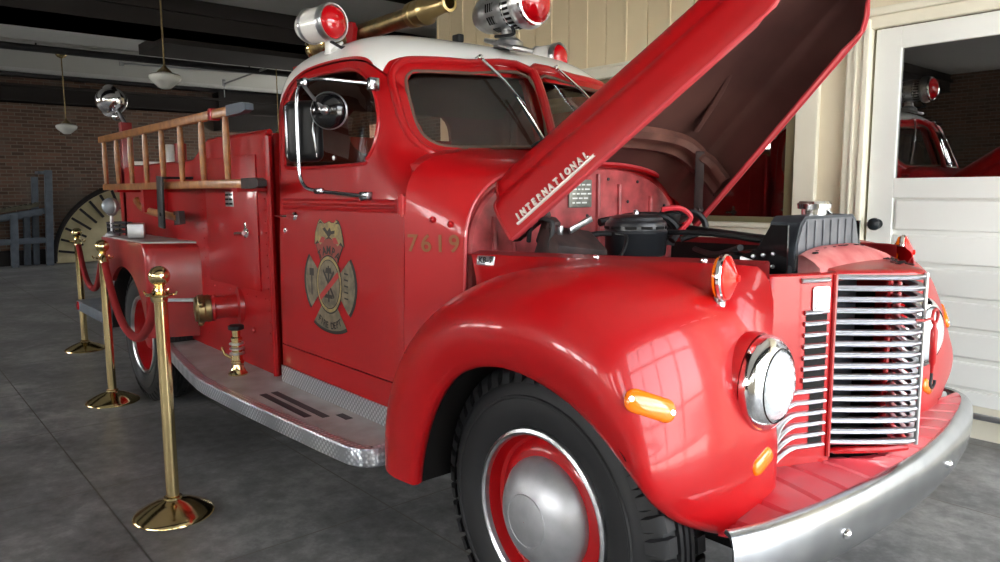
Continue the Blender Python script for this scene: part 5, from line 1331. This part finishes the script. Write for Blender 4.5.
# ---- emblem on the near door
def dpt(x, z, d=0): return V(x, cab_side_w(x, z)+.0015+d, z)
EX, EZ = -2.665, .905
def patch(poly, d, name, mt, parent, th=.0012, sub=True):
    n = len(poly); m = MB()
    bm = bmesh.new(); vs = [bm.verts.new((x, z, 0)) for x, z in poly]; bm.faces.new(vs)
    bmesh.ops.triangulate(bm, faces=bm.faces); bm.verts.index_update()
    m.add([dpt(EX+v.co.x*.96, EZ+v.co.y, d) for v in bm.verts], [[v.index for v in f.verts] for f in bm.faces]); bm.free()
    return m.build(name, mt, parent, smooth=False)
def fan(a0, a1, r0_, r1_, bulge=.02, n=10):
    # one arm of the cross: narrow at r0, flared at r1 with scalloped outer edge
    out = []
    for k in range(n+1):
        t = k/n; a = math.radians(lerp(a0, a1, t)); r = r1_+bulge*math.sin(PI*t); out.append((r*math.cos(a), r*math.sin(a)))
    am = math.radians((a0+a1)/2); da = math.radians((a1-a0)/2*.86)
    for k in (1, -1): out.append((r0_*math.cos(am+k*da), r0_*math.sin(am+k*da)))
    return out
for s_ in (1,):
    sx = 1.2; sy = 1.0
    def sc(P, k=1.0): return [(x*sx*k, z*sy*k) for x, z in P]
    A = [fan(-40, 36, .095, .180, .004), fan(144, 220, .095, .180, .004), fan(235, 305, .10, .208, -.012)]
    top = [(-.075, .085), (.075, .085), (.118, .152), (.06, .172), (0, .182), (-.06, .172), (-.118, .152)]
    em = patch([(x*1.04, z*1.03) for x, z in sc(A[0])], 0, 'emblem', DECALK, doorN)
    for P in A[1:]+[top]: patch([(x*1.04, z*1.03) for x, z in (sc(P) if P is not top else P)], 0, 'emblem', DECALK, doorN)
    for P in A: patch(sc(P, .965), .0008, 'emblem_arm', DECALG, doorN)
    patch([(x*.95, .13+(z-.13)*.93) for x, z in top], .0008, 'emblem_scroll', mat('scroll_red', srgb(132, 52, 42), rough=.5), doorN)
    # centre medallion
    el = [(.112*math.cos(2*PI*k/40), .118*math.sin(2*PI*k/40)-.005) for k in range(40)]; patch(el, .0016, 'medallion', DECALK, doorN)
    patch([(x*.95, z*.95) for x, z in el], .0022, 'medallion', DECAL, doorN); patch([(x*.84, z*.84) for x, z in el], .0027, 'medallion', DECALK, doorN); patch([(x*.81, z*.81) for x, z in el], .0032, 'medallion', DECALG, doorN)
    # worn red band and generic tool marks across the medallion
    patch([(-.083, -.055), (-.070, -.075), (.088, .030), (.078, .052)], .0037, 'medallion_band', DECALR, doorN)
    for P in ([(-.006, -.075), (.006, -.075), (.006, .07), (-.006, .07)], [(-.05, .045), (-.042, .055), (.05, -.05), (.042, -.06)], [(.05, .045), (.042, .055), (-.05, -.05), (-.042, -.06)], [(-.03, .04), (.03, .04), (.02, .062), (-.02, .062)], [(-.035, -.06), (.035, -.06), (.03, -.045), (-.03, -.045)]):
        patch(P, .0034, 'medallion_mark', DECALK, doorN)
    # eagle crest: spread wings over the scroll
    W1 = [(-.125, .150), (-.118, .20), (-.095, .240), (-.078, .252), (-.058, .243), (-.04, .235), (-.018, .240), (0, .246), (.018, .240), (.04, .240), (.058, .252), (.078, .245), (.095, .225), (.112, .19), (.125, .150), (.10, .168), (.075, .150), (.05, .165), (.0, .188), (-.05, .165), (-.075, .150), (-.10, .168)]
    patch([(x*1.05, .2+(z-.2)*1.06) for x, z in W1], 0, 'eagle_outline', DECALK, doorN); patch(W1, .0009, 'eagle_wings', DECAL, doorN)
    patch([(-.085, .160), (-.06, .185), (-.03, .180), (-.045, .160)], .0018, 'eagle_patch', DECALR, doorN); patch([(.085, .160), (.06, .185), (.03, .180), (.045, .160)], .0018, 'eagle_patch', DECALR, doorN)
    patch([(-.055, .215), (-.02, .195), (.0, .180), (.02, .195), (.05, .200), (.052, .212), (.02, .208), (.008, .222), (-.012, .208), (-.035, .222)], .0018, 'eagle_body', DECALK, doorN)
    for k in (-1, 1): patch([(k*.05, .236), (k*.075, .247), (k*.095, .232), (k*.078, .238)], .0018, 'eagle_feather', DECALK, doorN)
    def arc_text(t, r, a_mid, da, size, ccw, name):
        mb = MB(); n = len(t)
        for i, ch in enumerate(t):
            if ch == ' ': continue
            a = math.radians(a_mid+(i-(n-1)/2)*da*(1 if ccw else -1))
            if ccw: uu = Vector((-math.sin(a), math.cos(a))); vv = -Vector((math.cos(a), math.sin(a)))
            else: uu = Vector((math.sin(a), -math.cos(a))); vv = Vector((math.cos(a), math.sin(a)))
            px_, pz_ = r*math.cos(a), r*math.sin(a)
            text_mb(ch, size, lambda u, v, d, px_=px_, pz_=pz_, uu=uu, vv=vv: dpt(EX+px_*1.0+uu.x*u+vv.x*v, EZ+pz_*1.0+uu.y*u+vv.y*v, .0022+d*.2), .001, mb, bold=.0008)
        return mb.build(name, DECALK, doorN, smooth=False)
    arc_text('TAMPA', .131, 90, 16.5, .048, False, 'city_lettering')
    arc_text('FIRE DEPT', .172, 270, 7.2, .038, True, 'department_lettering')
    # ladder mark on the left arm, hydrant-like strokes on the right arm
    for k in range(5):
        patch([(.128, -.05+.024*k), (.160, -.052+.024*k), (.160, -.046+.024*k), (.128, -.044+.024*k)], .0016, 'arm_mark', DECALK, doorN)
    patch([(-.160, -.06), (-.150, -.06), (-.150, .05), (-.160, .05)], .0016, 'arm_mark', DECALK, doorN); patch([(-.175, .02), (-.135, .02), (-.135, .05), (-.175, .05)], .0016, 'arm_mark', DECALK, doorN)
# fleet number on the cowl side
def cpt(u, v, d): return V(-2.035+u*.867+.498*(.004+d*.4), .6695-u*.498+.867*(.004+d*.4), 1.090+v)
text_mb('7619', .082, cpt, .001, spacing=1.25, bold=.0012).build('fleet_number', GOLDN, T, smooth=False)
m = MB()
for k in (-1, 1): m.sphere(V(-2.01+.028*k, .655-.016*k, 1.165-.008*k), .014, 10, 6, (1, .5, .8))
m.build('cowl_boss', RED, T)
# small model badge below the bonnet line
q, n = Vector(V(-1.835, .606, 1.044)), Vector((.14, -1, .22))
bd = slab_on(q, (1, .14, 0), None, n, .075, .032, .004, .005, 'cowl_badge', CHROMED, T)
nn_ = n.normalized(); uu_ = Vector((1, .14, 0)).normalized(); vv_ = nn_.cross(uu_).normalized()
if vv_.z < 0: vv_ = -vv_
text_mb('KB-5', .026, lambda u, v, d: q+uu_*u+vv_*v+nn_*(.0055+d*.5), .001, spacing=1.1, bold=.0008).build('badge_lettering', BLACK, bd, smooth=False)

# ---- cab interior
m = MB(); m.bb(-3.10, -2.60, YC-.62, YC+.62, .80, .98, .04); m.bb(-3.14, -2.98, YC-.62, YC+.62, .95, 1.40, .04); m.build('bench_seat', SEAT, T)
m = MB(); m.bb(-2.30, -2.12, YC-.66, YC+.66, 1.05, 1.37, .03); m.build('dashboard', REDM, T)
m = MB(); cw = V(-2.50, -.36, 1.33); axw = Vector((-.6, 0, .8)); axn = axw.normalized(); uu = Vector((0, 1, 0)); vv = axn.cross(uu)
m.tube([Vector(cw)+(uu*math.cos(2*PI*k/28)+vv*math.sin(2*PI*k/28))*.20 for k in range(28)], .014, 8, closed=True)
for k in range(3):
    a = 2*PI*k/3+.5; m.tube([Vector(cw)-axn*.03, Vector(cw)+(uu*math.cos(a)+vv*math.sin(a))*.20], .009, 6)
m.tube([Vector(cw)-axn*.02, Vector(cw)-axn*.40], .022, 8); m.build('steering_wheel', BLACK, T)
# ================================================================== rope posts
def stanchion(x, y):
    t = empty('rope_stanchion', (x, y, 0)); o = (x, y, 0)
    m = MB(); m.lathe([(.148, 0), (.152, .004), (.150, .010), (.140, .018), (.118, .030), (.092, .044), (.062, .056), (.040, .063), (.034, .068), (.034, .076), (.026, .080)], o, (0, 0, 1), 48); m.build('base', BRASS, t)
    m = MB(); m.lathe([(.0245, .075), (.0245, .865)], o, (0, 0, 1), 28); m.build('post', BRASS, t)
    m = MB(); m.lathe([(.0255, .855), (.027, .862), (.027, .872), (.032, .876), (.052, .878), (.053, .882), (.030, .888), (.020, .896), (.018, .905), (.022, .912), (.018, .918)], o, (0, 0, 1), 28)
    for k in range(4):
        a = PI/4+k*PI/2; c, s_ = math.cos(a), math.sin(a)
        m.tube([(x+.045*c, y+.045*s_, .880), (x+.062*c, y+.062*s_, .884), (x+.066*c, y+.066*s_, .895)], .004, 6)
    m.build('collar', BRASS, t)
    m = MB(); m.sphere((x, y, .952), .039, 28, 18); m.build('ball_finial', BRASS, t); return t
ST = [(-2.975, .838), (-4.885, 1.066), (-6.690, 1.285)]
st = [stanchion(*ST[0])]
for x, y in ST[1:]: st.append(copy_tree(st[0], (x, y, 0)))
for o, l in zip(st, ('brass rope post nearest the viewer, beside the running board', 'middle brass rope post, beside the rear wheel with ropes on both sides', 'farthest brass rope post, behind the middle one near the tail of the truck')):
    tag(o, l, 'stanchion', 'brass rope stanchions')
def rope(a, b_, sag, label, tt=1.0):
    a = Vector((a[0], a[1], .868)); b_ = Vector((b_[0], b_[1], .868)); d = (b_-a).normalized(); a2 = a+d*.055; b2 = b_-d*.055
    P = []
    for k in range(31):
        t = k/30; p = lerp(a2, b2, t); u = 2*t-1; p.z = a.z+.012-sag*(1-abs(u)**2.3); P.append(p)
    t = empty('velvet_rope', ((a.x+b_.x)/2, (a.y+b_.y)/2, a.z-sag))
    MB().tube(P, .0195, 14).build('rope_body', ROPE, t)
    m = MB()
    for e, dd in ((P[0], P[1]-P[0]), (P[-1], P[-2]-P[-1])):
        dd.normalize(); m.lathe([(.022, -.01), (.023, .0), (.023, .045), (.020, .05)], e, dd, 16)
        m.tube([e-dd*.035+Vector((0, 0, .012)), e-dd*.02+Vector((0, 0, .002)), e-dd*.005], .005, 6)
    m.build('end_cap', BRASS, t); tag(t, label, 'rope', 'velvet ropes'); return t
rope(ST[0], ST[1], .30, 'dark red velvet rope hanging between the nearest and middle brass posts')
rope(ST[1], ST[2], .27, 'dark red velvet rope hanging between the middle and farthest brass posts')

# ================================================================== pendant lamps
def pendant(x, y, zs):
    t = empty('pendant_lamp', (x, y, zs-.11)); z = zs
    m = MB(); m.lathe([(.001, -.085), (.035, -.083), (.058, -.072), (.08, -.052), (.118, -.022), (.138, .0), (.146, .022), (.144, .040), (.13, .052), (.10, .062), (.066, .072)], (x, y, z), (0, 0, 1), 36, cap=False); m.build('opal_shade', WHITEG, t)
    m = MB(); m.lathe([(.070, .066), (.068, .076), (.05, .096), (.030, .112), (.016, .13), (.010, .15)], (x, y, z), (0, 0, 1), 24); m.build('fitter', BRASSD, t)
    m = MB(); m.lathe([(.008, .145), (.008, ZC-z-.05)], (x, y, z), (0, 0, 1), 10); m.build('stem', BRASSD, t)
    m = MB(); m.lathe([(.012, -.09), (.05, -.075), (.075, -.045), (.085, 0)], (x, y, ZC), (0, 0, 1), 24); m.build('canopy', BRASS, t)
    return t
PL = [(-7.55, 2.29, 2.325, 'nearest of the white schoolhouse pendant lamps, above the ladder'), (-12.75, 2.42, 2.22, 'distant white pendant lamp hanging at the left before the brick wall'),
      (-11.3, 5.10, 2.10, 'pendant lamp whose stem shows at the left edge of the white cab roof'), (-5.1, -2.2, 2.35, None), (-11.5, 8.4, 2.2, None)]
for x, y, z, l in PL:
    if l: tag(pendant(x, y, z), l, 'pendant lamp', 'schoolhouse pendant lamps')

# ================================================================== grey timber stand at the back
XB = -15.0
t = empty('grey_timber_stand', (XB-.15, 2.1, 0)); tag(t, 'grey painted timber stand with tall end posts before the brick wall', 'timber stand')
def post(x, y, z0, z1, w_=.10):
    MB().box((x, y, (z0+z1)/2), (w_, w_, z1-z0), Matrix.Rotation(-.05, 3, 'X'), .006).build('post', GREYP, t)
post(XB, 2.47, 0, 1.66, .11); post(XB-.33, 2.31, .0, 1.55, .10); post(XB, 1.93, 0, .90, .11); post(XB-.33, 2.16, 0, .86, .10)
for (a, b_) in (((XB, 2.41, .45), (XB, .5, .42)), ((XB, 2.41, .96), (XB, .4, .64)), ((XB-.33, 2.41, .92), (XB-.33, .4, .60))):
    a, b_ = Vector(a), Vector(b_); MB().box((a+b_)/2, (.07, (a-b_).length, .10), Matrix.Rotation(math.atan2((a-b_).z, (a-b_).y), 3, 'X'), .005).build('rail', GREYP, t)
MB().box((XB-.16, 2.44, 1.62), (.42, .15, .05), None, .005).build('cap_board', GREYP, t)
m = MB(); a, b_ = Vector((XB-.16, 2.33, 1.06)), Vector((XB-.16, .4, .74)); m.box((a+b_)/2, (.36, (a-b_).length, .05), Matrix.Rotation(math.atan2((a-b_).z, (a-b_).y), 3, 'X'))
n_ = 26
for k in range(n_):
    c = lerp(a, b_, k/(n_-1)); m.box(c+Vector((0, 0, .035)), (.36, .04, .02), None)
m.build('slatted_deck', mat('weathered_slats', srgb(88, 84, 70), rough=.8), t)
# large spoked reel leaning by the wall
t = empty('timber_reel', (-15.1, 3.9, 0)); tag(t, 'large pale round timber reel with a dark spiked rim behind the truck tail', 'reel')
pts = [(3.93+1.38*math.cos(PI*k/40), .02+1.36*math.sin(PI*k/40)) for k in range(41)]
MB().prism(pts, -15.13, -15.07, 'x').build('disc', PALE, t)
MB().tube([(-15.1, 3.93+1.40*math.cos(PI*k/40), .05+1.37*math.sin(PI*k/40)) for k in range(41)], .045, 8).build('rim', BEAM, t)
m = MB()
for k in range(1, 20):
    a = PI*k/20; m.box((-15.05, 3.93+1.18*math.cos(a), .03+1.16*math.sin(a)), (.05, .36, .04), Matrix.Rotation(a, 3, 'X'))
m.build('spikes', BEAM, t, smooth=False)
# low dark kerb at the foot of the brick wall
o = MB().bb(-15.5, -15.36, -7, 8, 0, .26).build('trim_15', BEAM, smooth=False); struct(o)
# ---- pieces that are loose from one another become parts of their own
def split_pieces(prefixes):
    for o in list(SC.objects):
        if o.type != 'MESH' or o.name.split('.')[0] not in prefixes: continue
        me = o.data; n = len(me.vertices); par = list(range(n))
        def find(a):
            while par[a] != a: par[a] = par[par[a]]; a = par[a]
            return a
        for e in me.edges:
            a, b_ = find(e.vertices[0]), find(e.vertices[1])
            if a != b_: par[a] = b_
        isl = {}
        for i in range(n): isl.setdefault(find(i), []).append(i)
        box = []
        for k, idx in isl.items():
            cs = [me.vertices[i].co for i in idx]
            box.append([[min(c[j] for c in cs) for j in range(3)], [max(c[j] for c in cs) for j in range(3)], set(idx)])
        merged = True
        while merged and len(box) > 1:
            merged = False
            for i in range(len(box)):
                for j in range(i+1, len(box)):
                    d = max(max(box[i][0][q]-box[j][1][q], box[j][0][q]-box[i][1][q]) for q in range(3))
                    if d < .004:
                        box[i] = [[min(box[i][0][q], box[j][0][q]) for q in range(3)], [max(box[i][1][q], box[j][1][q]) for q in range(3)], box[i][2] | box[j][2]]
                        box.pop(j); merged = True; break
                if merged: break
        if len(box) < 2: continue
        for b_ in box:
            idx = sorted(b_[2]); mp = {v: i for i, v in enumerate(idx)}
            nm = bpy.data.meshes.new(me.name); fs = [p for p in me.polygons if p.vertices[0] in b_[2]]
            nm.from_pydata([me.vertices[i].co[:] for i in idx], [], [[mp[v] for v in p.vertices] for p in fs])
            for m_ in me.materials: nm.materials.append(m_)
            for a, p in zip(nm.polygons, fs): a.material_index = p.material_index
            nm.polygons.foreach_set('use_smooth', [fs[0].use_smooth]*len(nm.polygons)); nm.set_sharp_from_angle(angle=math.radians(40))
            c = bpy.data.objects.new(o.name.split('.')[0], nm); COL.objects.link(c); c.parent = o.parent; c.location = o.location
        bpy.data.objects.remove(o)
split_pieces({'firewall_rib', 'firewall_bolt', 'glass_stud', 'sill_bolt', 'reflector_screw', 'bracket_bolt', 'radiator_bracket', 'bracket_clamp', 'ladder_bracket', 'hinge_arm', 'grip_strip', 'steel_collar', 'heater_clip', 'ladder_bracket', 'gun_coupling', 'gun_cradle', 'cowl_boss', 'lamp_ring', 'mirror_glint', 'lettering_bar', 'bed_post', 'end_cap', 'inner_fold'})
# ================================================================== LIGHT
w = bpy.data.worlds.new('world'); SC.world = w; w.use_nodes = True
nt = w.node_tree; bg = nt.nodes['Background']; sk = nt.nodes.new('ShaderNodeTexSky'); sk.sky_type = 'NISHITA'
sk.sun_disc = False; sk.sun_elevation = math.radians(38); sk.sun_rotation = math.radians(200); sk.dust_density = 3; sk.air_density = 1.2
hs = nt.nodes.new('ShaderNodeHueSaturation'); hs.inputs['Saturation'].default_value = .2
nt.links.new(sk.outputs[0], hs.inputs['Color']); nt.links.new(hs.outputs[0], bg.inputs['Color']); bg.inputs['Strength'].default_value = 2.1
SC.cycles.max_bounces = 8; SC.cycles.diffuse_bounces = 5; SC.cycles.glossy_bounces = 4; SC.cycles.transparent_max_bounces = 12; SC.cycles.sample_clamp_indirect = 6
SC.view_settings.exposure = .54
su = bpy.data.lights.new('sun', 'SUN'); su.energy = 24; su.angle = .01; su.color = (1, .96, .9); so = bpy.data.objects.new('sun', su); COL.objects.link(so)
so.rotation_euler = Vector((-.62, .12, .9)).to_track_quat('Z', 'Y').to_euler()
# pale paving outside the door openings, it bounces daylight in
o = MB().bb(2.1, 40, -30, 30, -.3, -.02).bb(-30, 2.1, -30, -7.25, -.3, -.02).bb(-30, 2.1, 8.25, 30, -.3, -.02).build('ground_outside', mat('pale_paving', srgb(190, 188, 180), rough=.8), smooth=False); struct(o)
